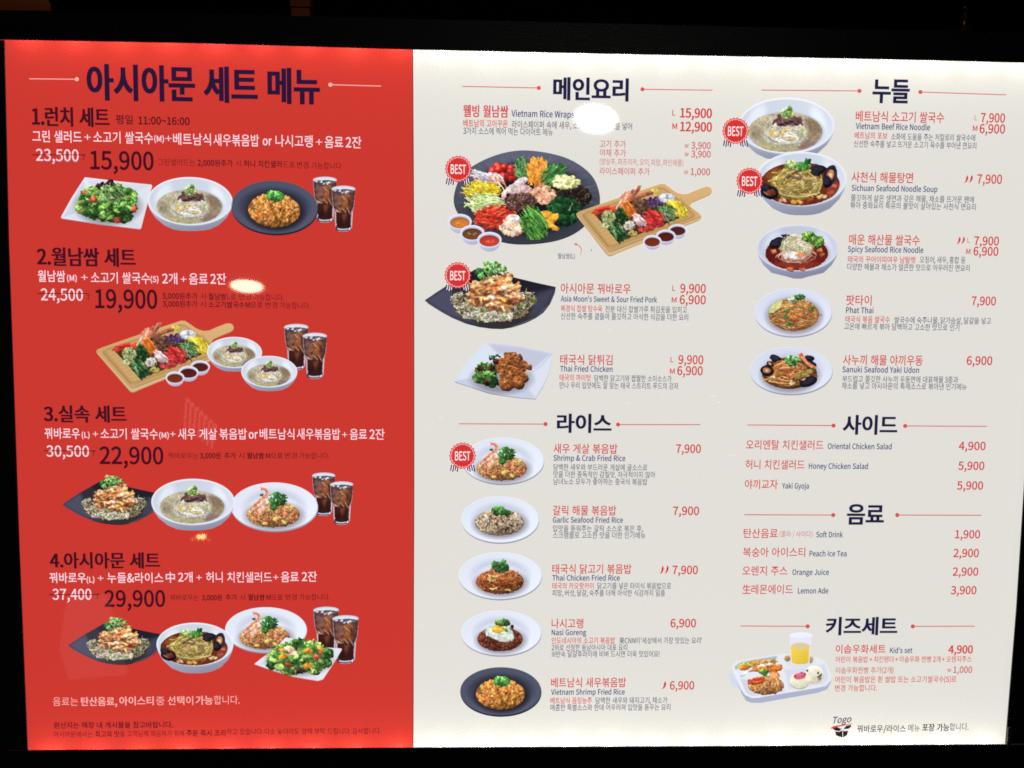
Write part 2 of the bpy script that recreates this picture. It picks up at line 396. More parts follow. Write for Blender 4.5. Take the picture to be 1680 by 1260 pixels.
g = entry(red_panel, [
 (T, '2.월남쌈 세트', 61, 222, 421, 29, 'D', 'x'),
 (LINE, '월남쌈', 62, 107, 453, 18, 'W', 'm'), (LINE, '(M)', 110, 126, 456, 9.5, 'W', 'r'), (LINE, '+', 133, 144, 455, 13, 'W', 't'), (LINE, '소고기 쌀국수', 149, 246, 455.5, 18, 'W', 'r'),
 (LINE, '(S)', 247, 260, 458, 9.5, 'W', 'r'), (LINE, '2개', 266, 291, 457, 18, 'W', 'r'), (LINE, '+', 296, 306, 458, 13, 'W', 't'), (LINE, '음료', 310, 341, 457.5, 18, 'W', 'm'), (LINE, '2잔', 345, 371, 457.5, 18, 'W', 'r'),
 (OLD, '24,500', 67, 136, 483, 19, 'W', 'l'), (NOTE, '7', 142, 148, 488, 8.5, 'd', 't'), (PR, '19,900', 156, 258, 490, 30, 'D', 'm'),
 (NOTE, '3,000원추가', 266, 324, 485.5, 10.5, 'D', 'r'), (NOTE, '시', 329, 338, 486, 10.5, 'd', 't'), (NOTE, '월남쌈', 342, 371, 486.5, 10.5, 'D', 'm'), (NOTE, 'L로', 373, 388, 487, 10.5, 'd', 't'), (NOTE, '변경', 392, 412, 487, 10.5, 'd', 't'), (NOTE, '가능합니다.', 416, 466, 487.5, 10.5, 'd', 't'),
 (NOTE, '3,000원추가', 267, 324, 498.5, 10.5, 'D', 'r'), (NOTE, '시', 328, 338, 499, 10.5, 'd', 't'), (NOTE, '소고기쌀국수', 342, 401, 499.5, 10.5, 'D', 'm'), (NOTE, 'M으로', 403, 431, 500, 10.5, 'd', 'r'), (NOTE, '변경', 435, 455, 500.5, 10.5, 'd', 't'), (NOTE, '가능합니다.', 459, 509, 501, 10.5, 'd', 't')], 'set_menu_entry')
strike(61, 146, 481.5, g)
g = entry(red_panel, [
 (T, '3.실속 세트', 72, 207, 679, 27, 'D', 'x'),
 (LINE, '꿔바로우', 73, 131, 711, 17.5, 'W', 'm'), (LINE, '(L)', 134, 147, 713.5, 9, 'W', 'r'), (LINE, '+', 152, 161, 712, 12, 'W', 't'), (LINE, '소고기 쌀국수', 165, 259, 711.5, 17.5, 'W', 'r'), (LINE, '(M)', 261, 277, 714, 9, 'W', 'r'),
 (LINE, '+', 279, 288, 712, 12, 'W', 't'), (LINE, '새우 게살', 292, 356, 712, 17.5, 'W', 'r'), (LINE, '볶음밥', 360, 405, 712, 17.5, 'W', 'r'), (LINE, 'or', 408, 423, 712.5, 14, 'W', 'r'), (LINE, '베트남식', 426, 483, 712, 17.5, 'W', 'r'),
 (LINE, '새우볶음밥', 487, 558, 712, 17.5, 'W', 'r'), (LINE, '+', 561, 570, 713, 12, 'W', 't'), (LINE, '음료', 574, 602, 712.5, 17.5, 'W', 'm'), (LINE, '2잔', 606, 631, 712.5, 17.5, 'W', 'r'),
 (OLD, '30,500', 76, 146, 740, 18, 'W', 'l'), (NOTE, '7', 150, 156, 744, 8.5, 'd', 't'), (PR, '22,900', 163, 268, 747, 28, 'D', 'm'),
 (NOTE, '꿔바로우는', 276, 325, 747.5, 10, 'd', 't'), (NOTE, '3,000원', 328, 362, 747.5, 10, 'D', 'm'), (NOTE, '추가', 368, 387, 747.5, 10, 'D', 'r'), (NOTE, '시', 391, 401, 747.5, 10, 'd', 't'), (NOTE, '월남쌈', 405, 433, 747.5, 10, 'D', 'b'),
 (NOTE, 'M으로', 436, 464, 747.5, 10, 'd', 'r'), (NOTE, '변경', 467, 487, 747.5, 10, 'd', 't'), (NOTE, '가능합니다.', 491, 540, 747.5, 10, 'd', 't')], 'set_menu_entry')
strike(72, 156, 739.5, g)
g = entry(red_panel, [
 (T, '4.아시아문 세트', 82, 262, 919.5, 26, 'D', 'x'),
 (LINE, '꿔바로우', 81, 141, 948, 17, 'W', 'm'), (LINE, '(L)', 142, 155, 951, 9, 'W', 'r'), (LINE, '+', 160, 170, 948.5, 12, 'W', 't'), (LINE, '누들&라이스', 176, 268, 948, 17, 'W', 'r'), (LINE, '中', 272, 287, 947.5, 17, 'W', 'r'), (LINE, '2개', 292, 316, 947, 17, 'W', 'r'),
 (LINE, '+', 322, 331, 947.5, 12, 'W', 't'), (LINE, '허니 치킨샐러드', 338, 446, 947, 17, 'W', 'r'), (LINE, '+', 448, 457, 947, 12, 'W', 't'), (LINE, '음료', 461, 490, 946.5, 17, 'W', 'm'), (LINE, '2잔', 495, 520, 946, 17, 'W', 'r'),
 (OLD, '37,400', 86, 150, 975, 18, 'W', 'l'), (NOTE, '7', 157, 163, 978, 8.5, 'd', 't'), (PR, '29,900', 171, 271, 982, 27, 'D', 'm'),
 (NOTE, '꿔바로우는', 279, 326, 980.5, 10, 'd', 't'), (NOTE, '3,000원', 331, 364, 980.5, 10, 'D', 'm'), (NOTE, '추가', 370, 389, 980, 10, 'D', 'r'), (NOTE, '시', 393, 402, 980, 10, 'd', 't'), (NOTE, '월남쌈', 407, 434, 980, 10, 'D', 'b'),
 (NOTE, 'M으로', 437, 464, 980, 10, 'd', 'r'), (NOTE, '변경', 468, 487, 979.5, 10, 'd', 't'), (NOTE, '가능합니다.', 491, 541, 979.5, 10, 'd', 't')], 'set_menu_entry')
strike(80, 163, 975.5, g)
entry(red_panel, [
 (NOTE, '음료는', 87, 128, 1151, 14.5, 'P', 't'), (NOTE, '탄산음료,', 133, 192, 1151, 14.5, 'P', 'b'), (NOTE, '아이스티', 196, 252, 1150, 14.5, 'P', 'b'), (NOTE, '중', 256, 270, 1150, 14.5, 'P', 't'), (NOTE, '선택이', 275, 317, 1149.5, 14.5, 'P', 'm'),
 (NOTE, '가능', 321, 349, 1149, 14.5, 'P', 'b'), (NOTE, '합니다.', 351, 393, 1148.5, 14.5, 'P', 't')], 'footnote')
entry(red_panel, [
 (NOTE, '원산지는 매장 내 게시물을 참고바랍니다.', 88, 284, 1190, 10.5, 'D', 'm'),
 (NOTE, '아시아문에서는', 88, 152, 1205, 10.5, 'd', 't'), (NOTE, '최고의 맛', 156, 196, 1204.5, 10.5, 'D', 'r'), (NOTE, '을 고객님께 제공하기 위해', 197, 302, 1204, 10.5, 'd', 't'), (NOTE, '주문 즉시 조리', 306, 370, 1203, 10.5, 'D', 'r'),
 (NOTE, '하고 있습니다. 다소 늦더라도 양해 부탁 드립니다. 감사합니다.', 372, 625, 1200.5, 10.5, 'd', 't')], 'footnote')

# --- cream panel: main dishes
C = cream_panel
heading(C, '메인요리', 908, 1031, 145.5, 34, 'N', .022, (758, 141.7, 884, 144.3), (1054, 146.5, 1169, 148), 'L')
entry(C, [
 (T, '웰빙 월남쌈', 760, 834, 182, 18.5, 'R', 'b'), (SUB, 'Vietnam Rice Wraps', 839, 942, 186, 10, 'n', 'r'),
 (DESC, '베트남의 고이꾸온', 760, 833, 202, 11.5, 'R', 'm'), (DESC, '라이스페이퍼 속에 새우, 소고기, 각종 채소를 넣어', 840, 1037, 204, 11.5, 'G', 'l'), (DESC, '3가지 소스에 찍어 먹는 다이어트 메뉴', 760, 907, 214.5, 11.5, 'G', 'l'),
 (SZ, 'L', 1103, 1108, 185, 9, 'R', 'l'), (PR, '15,900', 1116, 1168, 185, 14.5, 'R', 'b'), (SZ, 'M', 1103, 1111, 207, 9, 'R', 'r'), (PR, '12,900', 1116, 1168, 207.5, 14.5, 'R', 'b'),
 (DESC, '고기 추가', 984, 1027, 236, 11.5, 'r', 'l'), (SZ, '₩', 1123, 1130, 239, 6.5, 'r', 't'), (PR, '3,900', 1134, 1166, 238.5, 10.5, 'r', 'r'), (DESC, '야채 추가', 984, 1027, 250.5, 11.5, 'r', 'l'), (SZ, '₩', 1123, 1130, 253, 6.5, 'r', 't'), (PR, '3,900', 1134, 1166, 252.5, 10.5, 'r', 'r'),
 (DESC, '(양상추, 파프리카, 오이, 피망, 파인애플)', 984, 1121, 265, 10.5, 'r', 't'), (DESC, '라이스페이퍼 추가', 984, 1066, 280.5, 11.5, 'r', 'l'), (SZ, '₩', 1122, 1129, 282.5, 6.5, 'r', 't'), (PR, '1,000', 1133, 1165, 281.5, 10.5, 'r', 'r')])
g = entry(C, [(NOTE, '월남쌈(L)', 915, 943, 420, 8.5, 'G', 'r')], 'picture_caption')
arc = [(952, 419), (953.8, 413), (953.5, 408), (950.5, 403.5), (946, 401)]
ar = [(x + .5, y - .4) for x, y in arc]; al = [(x - .5, y + .4) for x, y in arc]
flat('arrow_line', ar + al[::-1], I['L'], 2, g); flat('arrow_head', [(941, 399.8), (947, 399), (945.5, 403)], I['L'], 2, g)
entry(C, [
 (T, '아시아문 꿔바로우', 920, 1035, 473, 16, 'R', 'm'), (SUB, "Asia Moon's Sweet & Sour Fried Pork", 920, 1078, 490, 8.8, 'n', 'r'),
 (DESC, '북경식 찹쌀 탕수육', 920, 988, 506, 10.5, 'R', 'r'), (DESC, '전분 대신 찹쌀가루 튀김옷을 입히고', 993, 1127, 507, 10.5, 'G', 'l'), (DESC, '신선한 숙주를 곁들여 쫄깃하고 아삭한 식감을 더한 요리', 920, 1129, 518.5, 10.5, 'G', 'l'),
 (SZ, 'L', 1103, 1108, 473, 8.5, 'R', 'l'), (PR, '9,900', 1116, 1158, 473, 14, 'R', 'm'), (SZ, 'M', 1102, 1110, 492, 8.5, 'R', 'r'), (PR, '6,900', 1115, 1158, 491.5, 14, 'R', 'm')])
entry(C, [
 (T, '태국식 닭튀김', 919, 1005, 590, 16, 'R', 'm'), (SUB, 'Thai Fried Chicken', 919, 1005, 604.8, 9, 'n', 'r'),
 (DESC, '태국의 까이텃', 918, 969, 619.5, 10.5, 'R', 'r'), (DESC, '담백한 닭고기와 짭짤한 소이소스가', 975, 1102, 620.5, 10.5, 'G', 'l'), (DESC, '만나 우리 입맛에도 잘 맞는 태국 스트리트 푸드의 강자', 918, 1113, 632, 10.5, 'G', 'l'),
 (SZ, 'L', 1100, 1105, 590, 8.5, 'R', 'l'), (PR, '9,900', 1113, 1154, 590, 14, 'R', 'm'), (SZ, 'M', 1099, 1107, 609, 8.5, 'R', 'r'), (PR, '6,900', 1111, 1153, 608, 14, 'R', 'm')])
# rice
heading(C, '라이스', 914, 1003, 694.5, 29, 'N', .022, (753, 695.3, 895, 695.8), (1014, 696.5, 1149, 696.7), 'L')
entry(C, [
 (T, '새우 게살 볶음밥', 908, 1013, 736, 15.5, 'R', 'm'), (SUB, 'Shrimp & Crab Fried Rice', 908, 1026, 751.3, 9, 'n', 'r'),
 (DESC, '담백한 새우와 부드러운 게살에 굴소스로', 908, 1062, 766.5, 10.5, 'G', 'l'), (DESC, '맛을 더한 중독적인 감칠맛. 자극적이지 않아', 908, 1075, 778.3, 10.5, 'G', 'l'), (DESC, '남녀노소 모두가 좋아하는 중국식 볶음밥', 908, 1062, 790, 10.5, 'G', 'l'), (PR, '7,900', 1109, 1150, 736, 13.5, 'R', 'm')])
entry(C, [
 (T, '갈릭 해물 볶음밥', 907, 1011, 837.5, 15.5, 'R', 'm'), (SUB, 'Garlic Seafood Fried Rice', 907, 1022, 852.8, 9, 'n', 'r'),
 (DESC, '입맛을 돋워주는 갈릭 소스로 볶은 후,', 907, 1055, 867, 10.5, 'G', 'l'), (DESC, '스크램블로 고소한 맛을 더한 인기메뉴', 907, 1059, 878, 10.5, 'G', 'l'), (PR, '7,900', 1104, 1147, 838, 13.5, 'R', 'm')])
entry(C, [
 (T, '태국식 닭고기 볶음밥', 906, 1036, 933.5, 15.5, 'R', 'm'), (SUB, 'Thai Chicken Fried Rice', 906, 1017, 948, 9, 'n', 'r'),
 (DESC, '태국의 카오팟카이', 906, 974, 961.3, 10.5, 'R', 'r'), (DESC, '닭고기를 넣은 타이식 볶음밥으로', 980, 1101, 961.3, 10.5, 'G', 'l'), (DESC, '피망, 버섯, 달걀, 숙주를 더해 아삭한 식감까지 일품', 906, 1091, 973, 10.5, 'G', 'l'), (PR, '7,900', 1103, 1145, 935, 13.5, 'R', 'm')])
entry(C, [
 (T, '나시고랭', 905, 957, 1023, 15.5, 'R', 'm'), (SUB, 'Nasi Goreng', 905, 962, 1037.6, 9, 'n', 'r'),
 (DESC, '인도네시아의 소고기 볶음밥', 905, 1009, 1051, 10.5, 'R', 'r'), (DESC, "美CNN이 '세상에서 가장 맛있는 요리'", 1016, 1151, 1051, 10.5, 'G', 'l'), (DESC, '2위로 선정한 동남아시아 대표 요리', 905, 1029, 1062.5, 10.5, 'G', 'l'),
 (DESC, '※반숙 달걀후라이에 비벼 드시면 더욱 맛있어요!', 905, 1082, 1073.3, 10.5, 'G', 'l'), (PR, '6,900', 1100, 1142, 1022.3, 13.5, 'R', 'm')])
entry(C, [
 (T, '베트남식 새우볶음밥', 904, 1027, 1120, 15.5, 'R', 'm'), (SUB, 'Vietnam Shrimp Fried Rice', 904, 1025, 1135.5, 9, 'n', 'r'),
 (DESC, '베트남식 꼼징능주', 903, 971, 1149.5, 10.5, 'R', 'r'), (DESC, '담백한 새우와 돼지고기, 채소가', 977, 1095, 1149.3, 10.5, 'G', 'l'), (DESC, '매콤한 특별소스와 한데 어우러져 입맛을 돋우는 요리', 903, 1100, 1161, 10.5, 'G', 'l'), (PR, '6,900', 1099, 1139, 1124.5, 13.5, 'R', 'm')])
# noodles
heading(C, '누들', 1432, 1492, 149, 36, 'N', .022, (1249, 147.8, 1410, 149.2), (1510, 151, 1651, 155.6), 'L')
entry(C, [
 (T, '베트남식 소고기 쌀국수', 1404, 1549, 190.5, 16.5, 'R', 'm'), (SUB, 'Vietnam Beef Rice Noodle', 1404, 1526, 206.7, 9.2, 'n', 'r'),
 (DESC, '베트남의 포보', 1402, 1456, 222, 10.5, 'R', 'r'), (DESC, '소화에 도움을 주는 저칼로리 쌀국수에', 1462, 1600, 224, 10.5, 'G', 'l'), (DESC, '신선한 숙주를 넣고 뜨거운 소고기 육수를 부어낸 면요리', 1401, 1602, 235.7, 10.5, 'G', 'l'),
 (SZ, 'L', 1599, 1603, 193, 8.5, 'R', 't'), (PR, '7,900', 1609, 1649, 193, 14, 'R', 'm'), (SZ, 'M', 1596, 1603.5, 210.5, 8.5, 'R', 'r'), (PR, '6,900', 1607, 1649, 211, 14, 'R', 'm')])
entry(C, [
 (T, '사천식 해물탕면', 1397, 1498, 290.5, 16, 'R', 'm'), (SUB, 'Sichuan Seafood Noodle Soup', 1397, 1538, 308.2, 9, 'n', 'r'),
 (DESC, '쫄깃하게 삶은 생면과 갖은 해물, 채소를 뜨거운 팬에', 1396, 1598, 324.5, 10.5, 'G', 'l'), (DESC, '볶아 중화요리 특유의 불맛이 살아있는 사천식 면요리', 1395, 1601, 336.5, 10.5, 'G', 'l'), (PR, '7,900', 1603, 1644, 293.5, 14, 'R', 'm')])
entry(C, [
 (T, '매운 해산물 쌀국수', 1393, 1509, 393, 16, 'R', 'm'), (SUB, 'Spicy Seafood Rice Noodle', 1391, 1515, 408.6, 9, 'n', 'r'),
 (DESC, '태국의 꾸어이띠여우 남탈렛', 1391, 1502, 425.3, 10.5, 'R', 'r'), (DESC, '오징어, 새우, 홍합 등', 1509, 1584, 426, 10.5, 'G', 'l'), (DESC, '다양한 해물과 채소가 얼큰한 맛으로 어우러진 면요리', 1390, 1591, 437.5, 10.5, 'G', 'l'),
 (SZ, 'L', 1587, 1591, 394, 8, 'R', 't'), (PR, '7,900', 1598, 1639, 395, 13.5, 'R', 'm'), (SZ, 'M', 1585, 1592, 412.5, 8, 'R', 'r'), (PR, '6,900', 1597, 1638, 412, 13.5, 'R', 'm')])
entry(C, [
 (T, '팟타이', 1388, 1430, 492.5, 16, 'R', 'm'), (SUB, 'Phat Thai', 1388, 1433, 508.8, 9, 'n', 'r'), (DESC, '태국식 볶음 쌀국수', 1387, 1460, 523.7, 10.5, 'R', 'r'), (DESC, '쌀국수에 숙주나물, 닭가슴살, 달걀을 넣고', 1467, 1626, 525, 10.5, 'G', 'l'),
 (DESC, '고온에 빠르게 볶아 담백하고 고소한 맛으로 인기', 1385, 1574, 535.5, 10.5, 'G', 'l'), (PR, '7,900', 1594, 1634, 493.5, 13.5, 'R', 'm')])
entry(C, [
 (T, '사누끼 해물 야끼우동', 1383, 1514, 590.5, 16, 'R', 'm'), (SUB, 'Sanuki Seafood Yaki Udon', 1382, 1508, 606, 9, 'n', 'r'), (DESC, '부드럽고 쫄깃한 사누끼 우동면에 대표해물 3종과', 1382, 1572, 621.7, 10.5, 'G', 'l'),
 (DESC, '채소를 넣고 아시아문의 특제소스로 볶아낸 인기메뉴', 1381, 1586, 633, 10.5, 'G', 'l'), (PR, '6,900', 1586, 1628, 591.5, 13.5, 'R', 'm')])
# sides and drinks
heading(C, '사이드', 1383, 1472, 697, 29.5, 'N', .022, (1226, 697.2, 1367.5, 698.2), (1485, 698.8, 1619, 699.5), 'L')
for s, x1, e, a0, a1, p, p0, p1, y, x0 in (('오리엔탈 치킨샐러드', 1351, 'Oriental Chicken Salad', 1358, 1463, '4,900', 1573, 1617, 729.5, 1224), ('허니 치킨샐러드', 1320, 'Honey Chicken Salad', 1327, 1424, '5,900', 1572, 1615, 762, 1223), ('야끼교자', 1276, 'Yaki Gyoja', 1283, 1327, '5,900', 1570, 1613, 794.5, 1222)):
    entry(C, [(T, s, x0, x1, y, 15, 'R', 'r'), (SUB, e, a0, a1, y + 2.5, 8.8, 'n', 'r'), (PR, p, p0, p1, y + 2, 13, 'R', 'm')])
heading(C, '음료', 1390, 1450, 844, 32, 'N', .022, (1221, 844.5, 1367, 845), (1472, 845, 1610, 845.4), 'L')
entry(C, [(T, '탄산음료', 1220, 1276, 875, 15, 'R', 'r'), (T, '(콜라 / 사이다)', 1279, 1333, 876.3, 10, 'r', 't'), (SUB, 'Soft Drink', 1339, 1383, 877, 8.8, 'n', 'r'), (PR, '1,900', 1567, 1608, 876.5, 13, 'R', 'm')])
for s, x0, x1, e, a0, a1, p, p0, p1, y in (('복숭아 아이스티', 1219, 1321, 'Peach Ice Tea', 1328, 1389, '2,900', 1564, 1606, 906), ('오렌지 주스', 1218, 1292, 'Orange Juice', 1300, 1360, '2,900', 1563, 1605, 936.5), ('生레몬에이드', 1218, 1301, 'Lemon Ade', 1309, 1359, '3,900', 1560, 1602, 967)):
    entry(C, [(T, s, x0, x1, y, 15, 'R', 'r'), (SUB, e, a0, a1, y + 2.2, 8.8, 'n', 'r'), (PR, p, p0, p1, y + 1.3, 13, 'R', 'm')])
# kids set
heading(C, '키즈세트', 1355, 1472, 1027.5, 28, 'N', .022, (1215, 1027, 1325, 1027.5), (1497.5, 1027.6, 1599, 1027.3), 'L')
entry(C, [
 (T, '이솝우화세트', 1371, 1453, 1065, 14, 'R', 'm'), (SUB, "Kid's set", 1460, 1497, 1067, 8.5, 'n', 'r'), (PR, '4,900', 1556, 1596, 1065.5, 13, 'R', 'b'),
 (DESC, '어린이 볶음밥 + 치킨텐더 + 이솝우화 찐빵 2개 + 오렌지주스', 1371, 1594, 1082, 10, 'R', 'l'), (DESC, '이솝우화찐빵 추가(2개)', 1371, 1466, 1099.8, 10.5, 'r', 'l'), (SZ, '₩', 1554, 1561, 1099.5, 6, 'r', 't'), (PR, '1,000', 1564, 1595, 1098.7, 10.3, 'r', 'r'),
 (DESC, '어린이 볶음밥은 흰 쌀밥 또는 소고기쌀국수(S)로', 1370, 1569, 1115, 10.5, 'R', 'l'), (DESC, '변경 가능합니다.', 1370, 1439, 1129, 10.5, 'R', 'l')])
g = entry(C, [(NOTE, '꿔바로우/라이스', 1406, 1486, 1195.8, 12, 'K', 'm'), (NOTE, '메뉴', 1490, 1509, 1194.5, 12, 'K', 't'), (NOTE, '포장 가능', 1513, 1557, 1193.6, 12, 'K', 'b'), (NOTE, '합니다.', 1558, 1589, 1192.5, 12, 'K', 't')], 'footnote')
# takeaway emblem
M_EMB = ink('emblem_black', (44, 30, 36))
g = empty('takeaway_emblem', V(at(1382, 1210)), C)
text('emblem_lettering', 'Togo', 1367, 1397, 1181.5, 10.5, M_EMB, .006, g, 3, y1=1179.5, shear=.3)
flat('emblem_swoosh', [(1362, 1195), (1367, 1191.3), (1380, 1189.4), (1399, 1187), (1399, 1187.8), (1382, 1191), (1371, 1193.5), (1369, 1196)], I['R'], 2, g)
flat('box_flap', [(1366, 1195.6), (1373, 1192.8), (1381.5, 1196.2), (1376, 1199.6), (1370, 1198.2)], M_EMB, 3, g)
flat('box_flap', [(1383.5, 1196.2), (1388, 1191), (1396, 1189.2), (1396.5, 1192), (1392, 1195.6)], M_EMB, 3, g)
flat('box_side', [(1370, 1199.8), (1376, 1200.8), (1382, 1198.2), (1382, 1210), (1371.8, 1206.6)], M_EMB, 3, g)
flat('box_side', [(1383, 1198), (1386, 1199.6), (1391.4, 1198.6), (1389.6, 1206), (1383, 1210)], M_EMB, 3, g)
# chilli marks before the prices of hot dishes
def chilli(x0, y0, x1, y1):
    w = (x1 - x0); h = (y1 - y0)
    P = [(.72, .0), (.86, .02), (.82, .14), (.98, .24), (1., .42), (.86, .64), (.55, .86), (0., 1.), (.28, .8), (.45, .58), (.5, .36), (.56, .2), (.72, .13)]
    flat('chilli_icon', [(x0 + a * w, y0 + b * h) for a, b in P], I['R'], 2, C)
for q in ((1082, 927.5, 1089, 942), (1090, 927, 1097, 941.5), (1085.5, 1117, 1093, 1131), (1581.5, 287, 1588.5, 300.5), (1589, 286.5, 1596, 300), (1569, 388, 1576, 401), (1576.5, 387.5, 1583, 400.5)): chilli(*q)
flat('scuff_mark', [(969.3, 409.5), (971.5, 408.6), (971, 409.6), (970, 413)], I['G'], 2, C)

# ------------------------------------------------------------------ printed pictures: a small ink painter
# Each dish on the menu is a printed photograph. Its shapes are drawn stroke by stroke into an array of ink,
# then laid down as a flat mesh that carries the ink as a colour attribute.
SS = 3.0                                           # samples per photo pixel while drawing; the mesh keeps half of that
class Sheet:
    def __init__(s, x0, y0, x1, y1):
        s.x0, s.y0 = x0, y0; s.W = int((x1 - x0) * SS) // 2 * 2; s.H = int((y1 - y0) * SS) // 2 * 2
        s.rgb = np.zeros((s.H, s.W, 3)); s.a = np.zeros((s.H, s.W)); s.clip = None
    def win(s, xa, ya, xb, yb):
        i0 = max(0, int((ya - s.y0) * SS) - 1); i1 = min(s.H, int((yb - s.y0) * SS) + 2)
        j0 = max(0, int((xa - s.x0) * SS) - 1); j1 = min(s.W, int((xb - s.x0) * SS) + 2)
        if i1 <= i0 or j1 <= j0: return None
        Y, X = np.mgrid[i0:i1, j0:j1]
        return (slice(i0, i1), slice(j0, j1)), (X + .5) / SS + s.x0, (Y + .5) / SS + s.y0
    def put(s, sl, m, c):
        if s.clip is not None: m = m * s.clip[sl]
        s.rgb[sl] = s.rgb[sl] * (1 - m)[..., None] + c * m[..., None]
        s.a[sl] = s.a[sl] + m * (1 - s.a[sl])
def C3(c): return np.asarray(c, float)
def ell(s, cx, cy, rx, ry, c, ang=0, soft=.7, al=1, sh=0, hl=0, lx=.4, p=2.0):
    R = max(rx, ry) + soft
    w = s.win(cx - R, cy - R, cx + R, cy + R)
    if w is None: return
    sl, X, Y = w; dx, dy = X - cx, Y - cy
    ca, sa = math.cos(ang), math.sin(ang)
    u = (dx * ca + dy * sa) / rx; v = (-dx * sa + dy * ca) / ry
    r = (np.abs(u) ** p + np.abs(v) ** p) ** (1 / p)
    m = np.clip((1 - r) * min(rx, ry) / soft + .5, 0, 1) * al
    f = 1 - sh * (dx / R * lx + dy / R)
    col = C3(c)[None, None] * f[..., None]
    if hl: col = col + 255 * hl * np.exp(-((u + .3) ** 2 + (v + .4) ** 2) / .12)[..., None]
    s.put(sl, m, col)
def polydist(X, Y, P):
    P = np.asarray(P, float); n = len(P); ins = np.zeros(X.shape, bool); d = np.full(X.shape, 1e9)
    for i in range(n):
        (xa, ya), (xb, yb) = P[i], P[(i + 1) % n]
        ex, ey = xb - xa, yb - ya; L = ex * ex + ey * ey + 1e-12
        t = np.clip(((X - xa) * ex + (Y - ya) * ey) / L, 0, 1)
        d = np.minimum(d, np.hypot(X - xa - t * ex, Y - ya - t * ey))
        if ya != yb:
            ins ^= ((ya > Y) != (yb > Y)) & (X < (xb - xa) * (Y - ya) / (yb - ya) + xa)
    return np.where(ins, d, -d)
def poly(s, P, c, soft=.7, al=1, g=(0, 0), bev=0):
    P = np.asarray(P, float); lo = P.min(0) - 1; hi = P.max(0) + 1
    w = s.win(lo[0], lo[1], hi[0], hi[1])
    if w is None: return
    sl, X, Y = w; d = polydist(X, Y, P)
    m = np.clip(d / soft + .5, 0, 1) * al
    q = (P.min(0) + P.max(0)) / 2; e = (hi - lo) / 2
    f = 1 + g[0] * (X - q[0]) / e[0] + g[1] * (Y - q[1]) / e[1]
    if bev: f = f * (1 - bev * np.exp(-np.maximum(d, 0) / 2.0))
    s.put(sl, m, C3(c)[None, None] * f[..., None])
def line(s, P, wd, c, al=1, sh=.3, soft=.6, taper=0):
    P = np.asarray(P, float); lo = P.min(0) - wd - 1; hi = P.max(0) + wd + 1
    w = s.win(lo[0], lo[1], hi[0], hi[1])
    if w is None: return
    sl, X, Y = w; d = np.full(X.shape, 1e9); side = np.zeros(X.shape); n = len(P) - 1
    for i in range(n):
        (xa, ya), (xb, yb) = P[i], P[i + 1]
        ex, ey = xb - xa, yb - ya; L = ex * ex + ey * ey + 1e-12
        t = np.clip(((X - xa) * ex + (Y - ya) * ey) / L, 0, 1)
        q = np.hypot(X - xa - t * ex, Y - ya - t * ey)
        if taper: q = q / max(1 - taper * (i + .5) / n, .15)
        k = q < d; d = np.where(k, q, d); side = np.where(k, (Y - ya - t * ey), side)
    m = np.clip((wd / 2 - d) / soft + .5, 0, 1) * al
    f = 1 - sh * np.clip(side / (wd / 2), -1, 1)
    s.put(sl, m, C3(c)[None, None] * f[..., None])
def bez(a, b, c, n=7):
    t = np.linspace(0, 1, n)[:, None]; a, b, c = map(C3, (a, b, c))
    return (1 - t) ** 2 * a + 2 * t * (1 - t) * b + t * t * c
def indisc(R): 
    while True:
        u, v = R.uniform(-1, 1), R.uniform(-1, 1)
        if u * u + v * v < 1: return u, v
def jit(c, R, a): 
    k = 1 + R.uniform(-a, a); return tuple(min(255, x * k * (1 + R.uniform(-a, a) * .25)) for x in c)

# --- food textures
def mound(s, cx, cy, rx, ry, n, pal, size, R, base, lit=.3, peak=0.25):
    """A heap of rice or crumbs: dark bed, then grains from back to front, brighter on the upper left."""
    ell(s, cx, cy, rx, ry, base, soft=2, sh=.25); size *= .8; n = int(n * 1.55)
    pts = sorted([indisc(R) for _ in range(n)], key=lambda q: q[1])
    for u, v in pts:
        x = cx + u * rx * .97; y = cy + v * ry * .97 - peak * ry * max(0, 1 - u * u - v * v)
        c = jit(pal[R.randrange(len(pal))], R, .14); f = 1 + lit * (-.55 * v - .25 * u) - .25 * max(0, v - .55) / .45
        a = R.uniform(0, 3.14); k = size * R.uniform(.75, 1.25)
        ell(s, x + .35 * size, y + .45 * size, k * 1.3, k * .85, (60, 30, 14), a, al=.5)
        ell(s, x, y, k * 1.25, k * .72, tuple(q * f for q in c), a, sh=.22)
        if R.random() < .25: ell(s, x - k * .3, y - k * .3, k * .4, k * .3, (255, 236, 200), a, al=.45)
def tangle(s, cx, cy, rx, ry, n, pal, wd, R, dark=(70, 45, 20), lit=.25, ln=1.0, flat=.55, swirl=.6, dk=.42):
    """Noodles or sprouts lying over each other."""
    wd *= .82; n = int(n * 1.3)
    for i in range(n):
        u, v = indisc(R); x = cx + u * rx * .85; y = cy + v * ry * .85
        th = math.atan2(v, u) + math.pi / 2 if R.random() < swirl else R.uniform(0, 6.28)
        th += R.uniform(-.5, .5); L = ln * rx * R.uniform(.35, .7)
        dx, dy = math.cos(th) * L, math.sin(th) * L * flat
        bx, by = -u * rx * .25 + R.uniform(-3, 3), -v * ry * .2 + R.uniform(-3, 3)
        P = bez((x - dx / 2, y - dy / 2), (x + bx * -.6, y + by * -.6), (x + dx / 2, y + dy / 2))
        c = jit(pal[R.randrange(len(pal))], R, .12); f = 1 + lit * (-.5 * v - .2 * u)
        line(s, P + np.array([.3, wd * .55]), wd, dark, al=dk, sh=0)
        line(s, P, wd, tuple(q * f for q in c), sh=.25)
